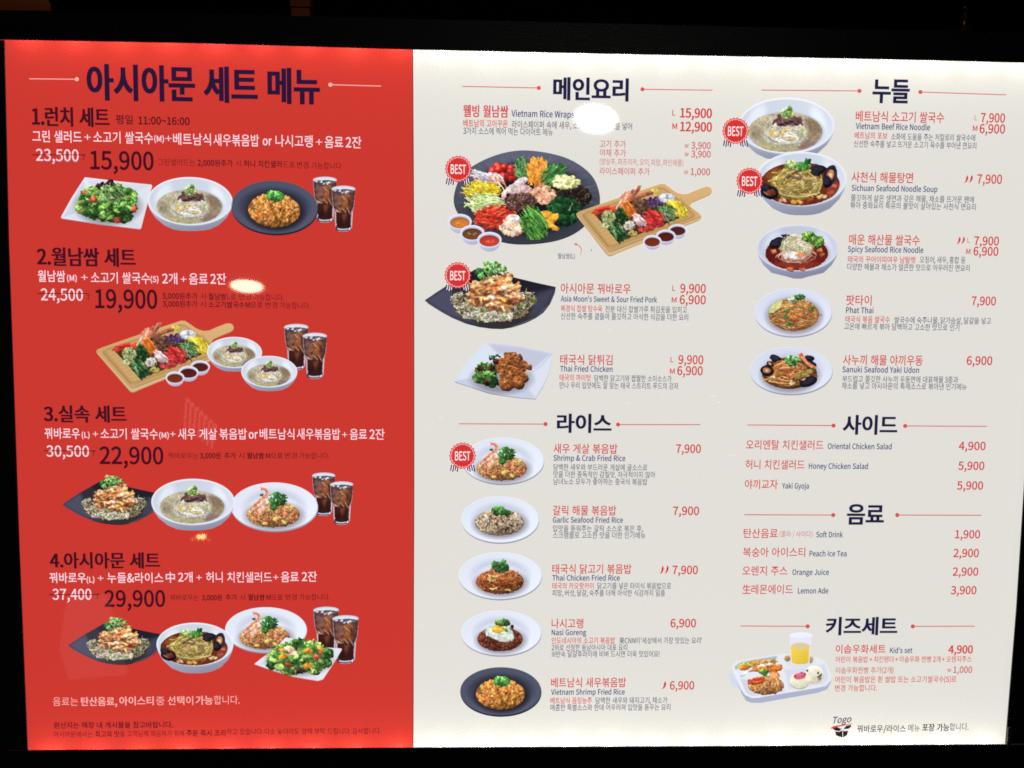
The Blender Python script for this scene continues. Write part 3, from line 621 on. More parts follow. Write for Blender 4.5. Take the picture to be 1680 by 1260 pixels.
def leaves(s, cx, cy, rx, ry, n, pal, size, R, dark=(16, 34, 16), lit=.35, frill=True):
    """Leafy greens: dark gaps, thin pointed leaves at all angles, pale frilled edges and a few stems."""
    n = int(n * 2.2)
    for i in range(n // 4):
        u, v = indisc(R); ell(s, cx + u * rx * .86, cy + v * ry * .86, size * .8, size * .65, dark, R.uniform(0, 3), al=.7, soft=1.5)
    for i in range(n):
        u, v = indisc(R); x = cx + u * rx; y = cy + v * ry; a = R.uniform(0, 3.14); k = size * R.uniform(.45, 1.05)
        c = jit(pal[R.randrange(len(pal))], R, .36); c = (c[0] * 1.06, c[1] * 1.0, c[2] * .9); f = 1 + lit * (-.5 * v - .3 * u)
        ell(s, x + .4, y + .7, k, k * .5, dark, a, al=.4, soft=1.2)
        ell(s, x, y, k, k * R.uniform(.28, .5), tuple(q * f for q in c), a, sh=.3, soft=.9, p=R.uniform(1.1, 1.8))
        if frill:
            b = a + R.uniform(-.5, .5); line(s, [(x - math.cos(b) * k * .7, y - math.sin(b) * k * .7), (x + math.cos(b) * k * .8, y + math.sin(b) * k * .8 - .5)], R.uniform(.5, .9), tuple(min(255, q * f * 1.35 + 12) for q in c), al=.75, sh=0)
            if R.random() < .5: ell(s, x + math.cos(b) * k * .8, y + math.sin(b) * k * .6, k * .3, k * .18, tuple(min(255, q * f * 1.3) for q in c), b + 1, al=.85)
def lettuce(s, cx, cy, rx, ry, n, pal, size, R):
    """Broad loose leaves lying on top, each with a pale rib."""
    for i in range(n):
        u, v = indisc(R); x = cx + u * rx; y = cy + v * ry; a = R.uniform(-.9, .9); k = size * R.uniform(.6, 1.1); c = jit(pal[R.randrange(len(pal))], R, .18)
        ell(s, x + .5, y + 1.4, k, k * .48, (22, 40, 18), a, al=.45, soft=1.8)
        ell(s, x, y, k, k * R.uniform(.3, .48), c, a, sh=.32, soft=1, p=1.5)
        ell(s, x - k * .1, y - k * .12, k * .6, k * .16, tuple(min(255, q * 1.22 + 10) for q in c), a + .15, al=.6, soft=1.4, p=1.5)
        line(s, [(x - math.cos(a) * k * .8, y - math.sin(a) * k * .8), (x + math.cos(a) * k * .7, y + math.sin(a) * k * .7)], .7, tuple(min(255, q * 1.35 + 20) for q in c), al=.6, sh=0)
def shreds(s, cx, cy, rx, ry, n, pal, wd, ln, ang, spread, R, dark=(60, 40, 20), bow=2.0, lit=.25):
    """Cut vegetable strips lying roughly one way."""
    for i in range(n):
        u, v = indisc(R); x = cx + u * rx; y = cy + v * ry; a = ang + R.uniform(-spread, spread); L = ln * R.uniform(.6, 1.1) / 2
        dx, dy = math.cos(a) * L, math.sin(a) * L; b = R.uniform(-bow, bow)
        P = bez((x - dx, y - dy), (x - dy / L * b, y + dx / L * b - 1), (x + dx, y + dy), 5)
        c = jit(pal[R.randrange(len(pal))], R, .12); f = 1 + lit * (-.5 * v - .2 * u)
        line(s, P + np.array([.2, wd * .6]), wd, dark, al=.3, sh=0)
        line(s, P, wd, tuple(q * f for q in c), sh=.28)
def crumple(s, cx, cy, rx, ry, n, pal, size, R, dark=(70, 35, 15), hl=.2):
    """Battered or sliced meat: irregular folded lumps."""
    size *= .66; n = int(n * 2.2)
    pts = sorted([indisc(R) for _ in range(n)], key=lambda q: q[1])
    for u, v in pts:
        x, y = cx + u * rx, cy + v * ry; k = size * R.uniform(.6, 1.2); a = R.uniform(-.8, .8)
        ell(s, x + .3, y + k * .35, k * 1.1, k * .7, dark, a, al=.36, soft=1.6)
        c = jit(pal[R.randrange(len(pal))], R, .15)
        ell(s, x, y, k, k * .58, c, a, sh=.28, hl=hl * .7, soft=1.2)
        for j in range(2):
            b = R.uniform(0, 6.28); ell(s, x + math.cos(b) * k * .6, y + math.sin(b) * k * .4, k * .45, k * .35, jit(c, R, .3), b, sh=.3, soft=1)
def sprig(s, cx, cy, r, n, R, pal=((70, 132, 62), (104, 166, 84), (40, 92, 44), (140, 190, 110)), k=1.0, h=1.0):
    """A tuft of herb leaves."""
    n = int(n * 1.5); k *= .82
    for i in range(n // 3):
        u, v = indisc(R); ell(s, cx + u * r * .8, cy + v * r * .7 * h + 1, 2.0 * k, 1.6 * k, (30, 58, 30), R.uniform(0, 3), al=.6)
    for i in range(n):
        u, v = indisc(R); c = jit(pal[R.randrange(len(pal))], R, .22); c = (c[0] * 1.0, c[1] * .98, c[2] * .9); a = R.uniform(0, 3.14); f = 1.06 - .3 * v - .15 * u
        ell(s, cx + u * r, cy + v * r * .8 * h, 2.3 * k * R.uniform(.6, 1.1), 1.4 * k * R.uniform(.7, 1.1), tuple(q * f for q in c), a, sh=.3)
def folds(s, cx, cy, rx, ry, n, pal, R, L=11, wd=5, dark=(92, 44, 20)):
    """Thin battered slices folded over each other: broad curved ridges with a lit upper side."""
    for u, v in sorted([indisc(R) for _ in range(n)], key=lambda q: q[1]):
        x, y = cx + u * rx, cy + v * ry; a = R.uniform(-.7, .7); l = L * R.uniform(.5, 1); b = R.uniform(-5, 3)
        P = bez((x - math.cos(a) * l, y - math.sin(a) * l), (x, y + b), (x + math.cos(a) * l, y + math.sin(a) * l), 8)
        c = jit(pal[R.randrange(len(pal))], R, .16); q = wd * R.uniform(.6, 1.1)
        line(s, P + np.array([.3, q * .5]), q, dark, al=.4, sh=0, soft=1.6); line(s, P, q, c, sh=.34, soft=1.2)
        line(s, P + np.array([0, -q * .26]), q * .3, tuple(min(255, k * 1.2 + 8) for k in c), al=.5, sh=0, soft=1)
# --- crockery
def plate(s, cx, cy, rx, ry, rim, well, shade, wx=.62, wy=.62, wdy=.02, edge=(150, 155, 185), lift=2.2):
    """A round plate seen at a slant: foot edge, rim, sunken well with soft shade inside."""
    ell(s, cx + .4, cy + lift, rx, ry, edge, soft=.8)
    ell(s, cx, cy, rx, ry, rim, soft=.8, sh=.05)
    ell(s, cx, cy, rx * .985, ry * .975, tuple(min(255, c * 1.02) for c in rim), soft=1.2, sh=-.04)
    ell(s, cx, cy + ry * wdy - 1.5, rx * (wx + .08), ry * (wy + .1), shade, soft=9, al=.75)
    ell(s, cx, cy + ry * wdy + ry * .10, rx * wx, ry * wy, well, soft=8, al=.85)
def bowl(s, cx, cy, rx, ry, deep, foot, rim, inner, outer, out2, wx=.8, wy=.78, wdy=.16):
    """A footed bowl: outer wall below, rim, inner wall lit from the right."""
    h = [(1, 0), (.955, .3), (.84, .56), (.64 if foot / rx < .55 else .72, .81), (foot / rx + .04, .945), (foot / rx * .7, .985), (foot / rx * .3, 1.0)]
    P = [(cx - rx * a, cy + deep * b) for a, b in h] + [(cx + rx * a, cy + deep * b) for a, b in h[::-1]]
    poly(s, P, outer, soft=.8, g=(-.06, -.12))
    ell(s, cx, cy + 1.6, rx, ry, out2, soft=1.0, al=.8)
    ell(s, cx, cy, rx, ry, rim, soft=.8)
    ell(s, cx, cy + .4, rx * .965, ry * .94, inner, soft=1.6, sh=-.06)
    ell(s, cx - rx * .62, cy - ry * .28, rx * .16, ry * .5, tuple(min(255, c * 1.12) for c in inner), .5, soft=9, al=.75)
    ell(s, cx + rx * .66, cy - ry * .2, rx * .13, ry * .5, tuple(min(255, c * 1.14) for c in inner), -.4, soft=9, al=.8)
    ell(s, cx, cy + ry * (wdy + .02), rx * wx * 1.02, ry * wy * 1.03, tuple(c * .88 for c in inner), soft=3, al=.7)
def clip_to(s, cx, cy, rx, ry, soft=1.5):
    Y, X = np.mgrid[0:s.H, 0:s.W]; X = (X + .5) / SS + s.x0; Y = (Y + .5) / SS + s.y0
    s.clip = np.clip((1 - np.hypot((X - cx) / rx, (Y - cy) / ry)) * min(rx, ry) / soft + .5, 0, 1)

M_PIC = picture_material()
def field(H, W, cell, rs):
    """A smooth random field of about one bump every cell samples."""
    h, w = int(H / cell) + 3, int(W / cell) + 3; g = rs.rand(h, w) * 2 - 1
    y = np.arange(H) / cell; x = np.arange(W) / cell; i = y.astype(int); j = x.astype(int)
    fy = (y - i)[:, None]; fx = (x - j)[None]; fy = fy * fy * (3 - 2 * fy); fx = fx * fx * (3 - 2 * fx)
    a, b = g[i][:, j], g[i][:, j + 1]; c, d = g[i + 1][:, j], g[i + 1][:, j + 1]
    return (a * (1 - fx) + b * fx) * (1 - fy) + (c * (1 - fx) + d * fx) * fy
def organic(s, amp, seed, tone=.16, broad=0.0):
    """Food is never a clean ellipse: wander the outlines and break up the tone."""
    rs = np.random.RandomState(seed); H, W = s.a.shape
    dx = amp * SS * (field(H, W, 9, rs) + .6 * field(H, W, 4, rs)); dy = amp * SS * (field(H, W, 9, rs) + .6 * field(H, W, 4, rs))
    Y, X = np.mgrid[0:H, 0:W]; yy = np.clip(Y + dy, 0, H - 1).astype(int); xx = np.clip(X + dx, 0, W - 1).astype(int)
    s.rgb = s.rgb[yy, xx]; s.a = s.a[yy, xx]
    t = 1 + tone * (field(H, W, 12, rs) + .8 * field(H, W, 5, rs) + .6 * field(H, W, 2.2, rs)) + broad * (field(H, W, 30, rs) + .6 * field(H, W, 16, rs))
    p = np.pad(s.rgb, ((1, 1), (1, 1), (0, 0)), mode='edge'); q = np.pad(s.a, 1, mode='edge')
    s.rgb = sum(p[i:i + H, j:j + W] for i in range(3) for j in range(3)) / 9; s.a = sum(q[i:i + H, j:j + W] for i in range(3) for j in range(3)) / 9
    L = s.rgb.mean(-1, keepdims=True); s.rgb = np.clip(L + (s.rgb - L) * .93, 0, 255) * t[..., None]
WARP = {'rice': .55, 'noodles': .5, 'garnish': 1.0, 'fried_pork': 1.25, 'fried_chicken': .9, 'salad_leaves': 1.3, 'sliced_toppings': .85, 'cola': .7, 'steamed_bun': .15}
def lay_down(name, s, layer, parent, anchor):
    """Turn a painted sheet into a flat mesh; the outline follows the edge of the ink."""
    if name in WARP: organic(s, WARP[name], int(s.x0 * 7 + s.y0) % 9973, {'cola': .1, 'steamed_bun': .05, 'noodles': .1, 'sliced_toppings': .15}.get(name, .18), {'salad_leaves': .26, 'fried_pork': .2, 'fried_chicken': .16, 'garnish': .14, 'sliced_toppings': .1, 'noodles': .07}.get(name, .05))
    if name in ('plate', 'bowl', 'tray', 'sauce_bowl', 'platter'):               # glazed china prints almost neutral
        L = s.rgb.mean(-1, keepdims=True); s.rgb = L + (s.rgb - L) * (1 if name == 'sauce_bowl' else .66)
    R4 = lambda q: q.reshape(s.H // 2, 2, s.W // 2, 2, -1).mean((1, 3))
    a = R4(s.a)[..., 0]; rgb = R4(s.rgb) / np.maximum(a, 1e-4)[..., None]
    H, W = a.shape
    q = np.where(a[..., None] > .35, 1.0, 0.0); num = rgb * q                      # bleed the ink past the outline
    pn = np.pad(num, ((1, 1), (1, 1), (0, 0))); pq = np.pad(q, ((1, 1), (1, 1), (0, 0)))
    sn = sum(pn[1 + i:1 + i + H, 1 + j:1 + j + W] for i in (-1, 0, 1) for j in (-1, 0, 1)); sq = sum(pq[1 + i:1 + i + H, 1 + j:1 + j + W] for i in (-1, 0, 1) for j in (-1, 0, 1))
    rgb = np.where(q > 0, rgb, sn / np.maximum(sq, 1e-6))
    cell = (a[:-1, :-1] + a[1:, :-1] + a[:-1, 1:] + a[1:, 1:]) / 4 > .42
    gy, gx = np.gradient(a); gm = gx * gx + gy * gy + .02
    near = np.zeros((H, W), bool); near[:-1, :-1] |= cell; near[1:, :-1] |= cell; near[:-1, 1:] |= cell; near[1:, 1:] |= cell
    mv = near & (a < .5)
    Y, X = np.mgrid[0:H, 0:W].astype(float)
    k = np.where(mv, np.clip(.5 - a, 0, .5), 0) / gm
    ox, oy = np.clip(gx * k, -.7, .7), np.clip(gy * k, -.7, .7)
    px = s.x0 + (X + ox + .5) * 2 / SS; py = s.y0 + (Y + oy + .5) * 2 / SS
    idx = -np.ones((H, W), int); idx[near] = np.arange(near.sum())
    A = at(*anchor); co = at(px[near], py[near]) - A; co[:, 1] = 0
    f = np.stack([idx[:-1, :-1][cell], idx[1:, :-1][cell], idx[1:, 1:][cell], idx[:-1, 1:][cell]], 1)
    me = bpy.data.meshes.new(name); nv, nf = len(co), len(f)
    me.vertices.add(nv); me.vertices.foreach_set('co', co.astype(np.float32).ravel())
    me.loops.add(nf * 4); me.loops.foreach_set('vertex_index', f.astype(np.int32).ravel())
    me.polygons.add(nf); me.polygons.foreach_set('loop_start', np.arange(0, nf * 4, 4, dtype=np.int32))
    me.update(calc_edges=True)
    at_ = me.color_attributes.new('ink', 'FLOAT_COLOR', 'POINT')
    c = np.ones((nv, 4), np.float32); c[:, :3] = lin(np.clip(rgb[near], 0, 255)); at_.data.foreach_set('color', c.ravel())
    me.materials.append(M_PIC)
    o = link(bpy.data.objects.new(name, me)); loc = A.copy(); loc[1] = lay(layer); place(o, loc, parent)
    return o
def picture(name, panel, anchor, tier, layers):
    """A printed picture: an anchor under its panel with one flat mesh for each named piece."""
    loc = V(at(*anchor)); loc.y = lay(4 + tier * 6)
    g = empty(name, loc, panel)
    g['px'] = list(anchor)
    for i, (nm, s) in enumerate(layers): lay_down(nm, s, 4 + tier * 6 + i, g, anchor)
    return g
def again(src, panel, anchor, tier, k):
    """The same picture printed again, k times the size, somewhere else."""
    r = src.copy(); link(r); loc = V(at(*anchor)); loc.y = lay(4 + tier * 6); r.parent = None; place(r, loc, panel)
    sc_ = k * metre_per_px(*anchor) / metre_per_px(*src['px']); r.scale = (sc_, 1, sc_)
    for ch in [o for o in bpy.data.objects if o.parent == src]:
        c = ch.copy(); link(c); c.parent = r
    return r
# ------------------------------------------------------------------ the dishes
WHT = (220, 229, 249); WELL = (230, 238, 252); SHD = (184, 195, 226); EDG = (136, 142, 178)
NAV = (74, 80, 110); NAVD = (34, 36, 56)
def Zm(ox, oy, k): return (lambda x, y: (ox + x / k, oy + y / k)), k
def pts(Z, P): return [Z(*p) for p in P]
PINK = [(224, 150, 118), (236, 176, 148), (214, 128, 96)]

# --- rice plates
def rice_plate(name, anchor, prx, pry, seed, fx, fy, frx, fry, pal, base, n, size, navy=False, extra=None, green=None, panel=None, tier=0, peak=.2, wx=.6):
    R = random.Random(seed); cx, cy = anchor
    p = Sheet(cx - prx - 4, cy - pry - 4, cx + prx + 4, cy + pry + 7)
    if navy: plate(p, cx, cy, prx, pry, NAV, (62, 68, 96), NAVD, wx, .6, .04, (30, 30, 54), 2.6)
    else: plate(p, cx, cy, prx, pry, WHT, WELL, SHD, wx, .6, .04, EDG, 2.0)
    ell(p, fx + 2, fy + 3, frx * 1.1, fry * 1.12, (26, 22, 36) if navy else (138, 128, 146), soft=7, al=.75)
    f = Sheet(fx - frx - 6, fy - fry - 20, fx + frx + 6, fy + fry + 6)
    mound(f, fx, fy, frx, fry, n, pal, size, R, base, peak=peak)
    if extra: extra(f, R)
    g = Sheet(cx - 40, cy - pry - 4, cx + 40, cy + 26)
    if green: green(g, R)
    return picture(name, panel or cream_panel, anchor, tier, [('plate', p), ('rice', f)] + ([('garnish', g)] if green else []))
GR = ((46, 104, 50), (72, 134, 66), (30, 76, 36), (96, 150, 84))

def x_shrimp(f, R):
    for x, y in ((797, 771), (812, 777), (845, 769), (836, 764), (800, 762), (852, 776)): ell(f, x, y, 4, 2.4, (206, 96, 66), R.uniform(0, 3), sh=.3)
    for x, y in ((827, 774), (840, 780), (852, 756), (810, 782)): ell(f, x, y, 4, 2.4, (226, 200, 96), R.uniform(0, 3), sh=.3)
def g_shrimp(g, R):
    line(g, bez((790, 760), (800, 748), (812, 740)), 5, (214, 128, 92), sh=.35)
    line(g, bez((792, 762), (803, 753), (810, 747)), 6, (232, 176, 146), sh=.3)
    line(g, bez((803, 763), (808, 756), (815, 751)), 7, (238, 182, 156), sh=.3)
    line(g, bez((813, 741), (818, 732), (811, 728)), 5, (232, 160, 128), sh=.3)
    poly(g, [(811, 726), (803, 724.5), (806, 728), (804, 731), (812, 730.5)], (214, 104, 76))
    ell(g, 806, 737.5, 3, 2.2, (46, 92, 50)); sprig(g, 831, 744, 14.5, 130, R, GR, .95, .95); sprig(g, 824, 757, 6, 26, R, GR, .85)
RICE_S = [(206, 150, 92), (190, 128, 74), (224, 178, 116), (170, 100, 58), (214, 164, 108)]
shrimp_rice = rice_plate('shrimp_rice_picture', (825.5, 756), 67, 38, 11, 823, 768, 41, 20, RICE_S, (150, 92, 52), 420, 1.9, extra=x_shrimp, green=g_shrimp)

def x_garlic(f, R):
    for i in range(26):
        u, v = indisc(R); ell(f, 819 + u * 36, 857 + v * 18, R.uniform(1.5, 3.2), R.uniform(1, 2), R.choice([(60, 62, 36), (84, 96, 52), (176, 96, 84), (196, 186, 110), (54, 40, 34)]), R.uniform(0, 3), al=.9, sh=.3)
def g_garlic(g, R): sprig(g, 817, 838, 12, 60, R, GR, 1.1, .8); sprig(g, 830, 841, 8, 36, R, ((28, 70, 36), (50, 104, 52)), 1, .8)
rice_plate('garlic_rice_picture', (820.3, 852.3), 64, 38, 12, 819, 857, 40, 21, [(206, 188, 164), (188, 166, 138), (222, 208, 188), (160, 132, 106), (176, 156, 120)], (122, 100, 78), 440, 1.8, extra=x_garlic, green=g_garlic)

def x_thai(f, R):
    tangle(f, 820, 945, 34, 12, 40, [(196, 116, 72), (176, 92, 54), (210, 138, 84)], 2.2, R, (84, 40, 22))
    for P in (((801, 943), (806, 948), (803, 955)), ((805, 944), (812, 947), (816, 945)), ((800, 950), (808, 955), (813, 950)), ((803, 965), (808, 968), (815, 964)), ((829, 968), (833, 966), (837, 969))): line(f, bez(*P), 2.2, (226, 202, 124))
def g_thai(g, R): sprig(g, 821, 931, 14, 90, R, ((50, 100, 58), (84, 134, 84), (34, 76, 44)), 1.1, .8); sprig(g, 812, 924, 5, 22, R, ((90, 146, 80), (60, 116, 62)), 1.2); sprig(g, 826, 921, 4, 14, R, ((80, 136, 80),), 1.1)
rice_plate('chicken_rice_picture', (820.5, 944.5), 68.5, 38.5, 13, 820, 954, 39, 20, [(172, 88, 46), (150, 70, 36), (196, 116, 66), (128, 58, 30)], (106, 50, 26), 430, 1.8, extra=x_thai, green=g_thai, peak=.3)

def x_nasi(f, R):
    ell(f, 820, 1041.5, 25, 13, (70, 34, 24), soft=3, al=.7)
    P = [(795, 1036), (799, 1029), (809, 1026), (822, 1026), (835, 1029), (842, 1037), (843.5, 1046), (840, 1051), (831, 1053.5), (818, 1052), (809, 1047), (798, 1043)]
    poly(f, P, (226, 234, 226), soft=1.5, g=(0, -.05), bev=.18)
    ell(f, 831, 1040, 8, 8, (198, 222, 190), soft=6, al=.6)
    ell(f, 816.5, 1032, 9.8, 6.6, (238, 172, 44), soft=1.2, sh=.16, hl=.2); ell(f, 819, 1033, 5, 3.2, (246, 196, 70), soft=3, al=.8)
def g_nasi(g, R): sprig(g, 823, 1021, 11, 46, R, ((92, 140, 70), (62, 106, 50), (130, 168, 100)), 1, .75); sprig(g, 831, 1022, 6, 18, R, ((50, 84, 50),), 1); ell(g, 839.5, 1027.5, 3.2, 3, (52, 32, 48), sh=.3); sprig(g, 829, 1032, 5, 12, R, ((150, 196, 120),), .9)
rice_plate('egg_rice_picture', (822, 1038.5), 66, 37, 14, 820, 1048, 37, 20, [(132, 62, 44), (108, 46, 34), (152, 80, 56), (88, 36, 28), (166, 96, 64)], (84, 36, 28), 420, 1.8, extra=x_nasi, green=g_nasi, wx=.58)

def g_viet(g, R): sprig(g, 822.5, 1118, 14, 110, R, ((70, 140, 66), (104, 170, 86), (44, 104, 50)), .95, .75)
def x_viet(f, R):
    for i in range(40):
        u, v = indisc(R); ell(f, 821 + u * 36, 1138 + v * 22, R.uniform(1.6, 3), R.uniform(1.2, 2), R.choice([(238, 186, 74), (184, 84, 40), (240, 206, 120), (150, 70, 36)]), R.uniform(0, 3), al=.85, sh=.35)
viet_rice = rice_plate('navy_rice_picture', (821.5, 1134), 66.5, 39.5, 15, 820.8, 1138.5, 40, 25, [(214, 142, 66), (196, 118, 52), (228, 164, 86), (172, 94, 42), (222, 150, 62)], (140, 76, 34), 430, 2.2, navy=True, extra=x_viet, green=g_viet, peak=.12, wx=.68)

# --- noodle plates
def phat(f, R):
    tangle(f, 1302, 516, 42, 27, 150, [(204, 150, 88), (186, 126, 66), (222, 176, 112), (164, 100, 54)], 2.0, R, (96, 54, 26))
    crumple(f, 1305, 518, 9, 6, 5, [(190, 116, 60)], 6, R)
    for x, y in ((1290, 510), (1294, 531), (1333, 506), (1289, 519)): sprig(f, x, y, 4, 12, R, GR, .9)
    poly(f, [(1262, 514), (1262, 507), (1272, 496), (1283, 489), (1284, 495), (1279, 505), (1268, 513)], (206, 206, 120), g=(.05, .1)); poly(f, [(1264, 513), (1272, 504), (1282, 495), (1279, 504), (1268, 512.5)], (228, 226, 160)); line(f, [(1261.5, 514), (1270, 514), (1279, 506)], 1.6, (90, 110, 44))
def base_of(f, cx, cy, rx, ry, c): ell(f, cx, cy, rx, ry, c, soft=2, sh=.2)
def dish(name, panel, anchor, tier, p, f, g, kind='plate', food='noodles'):
    return picture(name, panel, anchor, tier, [(kind, p), (food, f)] + ([('garnish', g)] if g else []))
R = random.Random(21)
p = Sheet(1232, 466, 1370, 560); plate(p, 1301.3, 512.5, 63.5, 39.5, (212, 221, 245), (222, 230, 248), SHD, .64, .64, .04, EDG, 2)
ell(p, 1303, 519, 46, 30, (140, 128, 140), soft=7, al=.7)
f = Sheet(1254, 480, 1350, 550); base_of(f, 1302, 516, 41, 27, (150, 96, 50)); phat(f, R)
g = Sheet(1290, 474, 1330, 506); sprig(g, 1302, 491, 9, 34, R, ((196, 216, 190), (160, 196, 150), (214, 226, 206)), 1.1, .8); sprig(g, 1312, 487, 9, 40, R, GR, 1.2, .7)
dish('pad_thai_picture', cream_panel, (1301, 512), 0, p, f, g)
def mussel(s, x, y, L, W, a, meat=True):
    ell(s, x + .6, y + 1, L, W, (20, 14, 20), a, al=.6, soft=1.5)
    ell(s, x, y, L, W, (26, 24, 36), a, sh=.5); ell(s, x - .5, y - .6, L * .7, W * .55, (58, 58, 82), a, soft=1.6, al=.55)
    if meat: ell(s, x, y, L * .62, W * .55, (176, 112, 66), a, sh=.4); ell(s, x + .6, y + .5, L * .3, W * .28, (226, 180, 130), a, sh=.3)
R = random.Random(22)
p = Sheet(1224, 562, 1372, 656); plate(p, 1298, 608, 68, 38.8, (210, 219, 243), (220, 228, 246), SHD, .64, .64, .04, EDG, 2)
ell(p, 1296, 616, 48, 29, (140, 128, 140), soft=7, al=.7)
f = Sheet(1242, 572, 1350, 646); base_of(f, 1295, 612, 45, 26, (92, 58, 32))
for q in ((1272, 588, 10, 6, .4), (1327, 587, 9, 4.5, .05), (1331, 597, 9, 5, .4)): mussel(f, *q, False)
tangle(f, 1292, 613, 38, 23, 120, [(206, 138, 78), (188, 116, 60), (222, 164, 100), (166, 98, 50)], 2.8, R, (74, 42, 22), ln=.9)
for x, y, c in ((1320, 612, (128, 134, 60)), (1330, 609, (160, 160, 80)), (1312, 618, (112, 120, 52)), (1268, 620, (214, 186, 130)), (1300, 628, (220, 196, 150)), (1336, 616, (120, 62, 40))): crumple(f, x, y, 4, 3, 4, [c], 4, R)
mussel(f, 1258, 608, 11, 8.5, .2); mussel(f, 1263, 597, 6, 4, .6); mussel(f, 1326, 626, 15, 7.5, -.35, False); mussel(f, 1318, 622, 8, 3, -.4)
g = Sheet(1280, 574, 1345, 612); sprig(g, 1300, 592, 12, 56, R, ((56, 120, 66), (96, 160, 96), (36, 84, 46), (130, 184, 120)), 1.3, .9)
line(g, bez((1313, 581), (1318, 594), (1336, 603), 9), 6.5, (216, 120, 80), sh=.35, taper=.0); poly(g, [(1314, 578), (1311, 584), (1317, 585)], (180, 76, 50)); line(g, bez((1315, 585), (1321, 596), (1333, 602), 9), 1.6, (240, 176, 140), sh=0)
dish('udon_picture', cream_panel, (1298, 608), 0, p, f, g)

# --- bowls
IN = (204, 215, 238); OUT = (154, 160, 194); O2 = (180, 188, 214); RIM = (230, 235, 248)
R = random.Random(31); cx, cy, rx, ry = 1290.5, 206, 78.5, 46
p = Sheet(cx - rx - 4, cy - ry - 4, cx + rx + 4, cy + 64); bowl(p, cx, cy, rx, ry, 57, 31, RIM, IN, OUT, O2, .77, .7, .2)
f = Sheet(cx - rx, cy - ry, cx + rx, cy + ry + 2); sx, sy, srx, sry = 1288, 216.5, 60.5, 32.5
ell(f, sx, sy, srx, sry, (182, 172, 144), soft=3.5, sh=.12); clip_to(f, sx, sy, srx, sry, 4)
ell(f, sx - 44, sy - 2, 14, 14, (142, 128, 104), soft=9, al=.8); ell(f, sx + 44, sy - 4, 16, 18, (132, 106, 84), soft=9, al=.8); ell(f, sx + 36, sy + 22, 18, 9, (126, 96, 92), soft=7, al=.8); ell(f, sx - 14, sy + 25, 30, 7, (176, 166, 116), soft=6, al=.9)
ell(f, 1288, 215, 36, 24, (208, 202, 182), soft=9, al=.9)
tangle(f, 1288, 217, 38, 25, 120, [(222, 218, 202), (206, 200, 180), (230, 227, 214), (192, 184, 158)], 1.5, R, (146, 132, 100), dk=.5, ln=1.5, swirl=.75)
tangle(f, 1252, 204, 16, 12, 30, [(206, 198, 172), (192, 182, 152)], 1.4, R, (140, 126, 96), dk=.4)
tangle(f, 1294, 228, 24, 9, 30, [(228, 228, 224), (236, 236, 232), (214, 212, 202)], 1.9, R, (164, 154, 132), dk=.5, ln=1.6, swirl=1)
for x, y in ((1266, 219), (1280, 216), (1284, 221), (1272, 222), (1300, 228), (1289, 214), (1268, 214)): ell(f, x, y, 4.4, 2.3, (222, 186, 84), R.uniform(0, 3), sh=.3, al=.9)
for x, y in ((1316, 212), (1322, 218), (1312, 219)): ell(f, x, y, 4, 2.4, (182, 196, 120), R.uniform(0, 3), sh=.3, al=.85)
f.clip = None
crumple(f, 1291, 198, 23, 8, 30, [(104, 72, 72), (84, 58, 58), (126, 92, 90)], 6.5, R, (40, 22, 22), .05)
for P in (((1268, 203), (1272, 196), (1280, 192)), ((1302, 192), (1310, 194), (1316, 204)), ((1282, 202), (1290, 204), (1300, 200))): line(f, bez(*P), 3.4, (96, 66, 68))
for x, y in ((1290, 201), (1282, 204), (1306, 204), (1298, 199)): ell(f, x, y, 4, 1.6, (36, 22, 24), .1, al=.8)
g = Sheet(1265, 168, 1320, 206); sprig(g, 1291, 186, 11, 70, R, ((132, 170, 92), (166, 194, 122), (96, 140, 66), (196, 212, 160)), 1.0, 1.0); sprig(g, 1294, 178, 4.5, 14, R, ((110, 156, 80),), 1)
beef = dish('beef_noodle_picture', cream_panel, (1290.5, 206), 0, p, f, g, 'bowl', 'noodles')

R = random.Random(32); cx, cy, rx, ry = 1314.5, 293.5, 74, 44.5
p = Sheet(cx - rx - 4, cy - ry - 4, cx + rx + 4, cy + 66); bowl(p, cx, cy, rx, ry, 60, 27, RIM, IN, OUT, O2, .84, .76, .18)
f = Sheet(cx - rx, cy - ry, cx + rx, cy + ry + 4); sx, sy, srx, sry = 1312, 301.5, 65, 35.5
ell(f, sx, sy, srx, sry, (104, 44, 24), soft=2.5, sh=-.1); clip_to(f, sx, sy, srx, sry, 3)
ell(f, sx - 40, sy - 14, 16, 12, (150, 84, 44), soft=6, al=.7); ell(f, 1366, 312, 10, 16, (168, 70, 50), soft=5, al=.8)
ell(f, 1306, 301, 42, 27, (132, 110, 54), soft=3)
f.clip = None
tangle(f, 1306, 300, 43, 27, 120, [(206, 184, 104), (186, 160, 84), (222, 204, 136), (164, 138, 66)], 2.4, R, (84, 64, 26), ln=1.0)
line(f, bez((1272, 312), (1300, 332), (1344, 316), 12), 2, (214, 190, 120)); line(f, bez((1346, 286), (1352, 304), (1338, 320), 12), 2, (206, 180, 106))
for P, c in ((((1292, 292), (1300, 284), (1312, 280)), (92, 70, 52)), (((1298, 288), (1308, 294), (1322, 292)), (126, 98, 82)), (((1310, 284), (1318, 294), (1328, 300)), (150, 124, 100)), (((1318, 292), (1326, 296), (1336, 292)), (204, 170, 92)), (((1284, 282), (1290, 278), (1300, 276)), (196, 176, 92)), (((1290, 304), (1300, 308), (1310, 300)), (196, 150, 100))): line(f, bez(*P), 4, c)
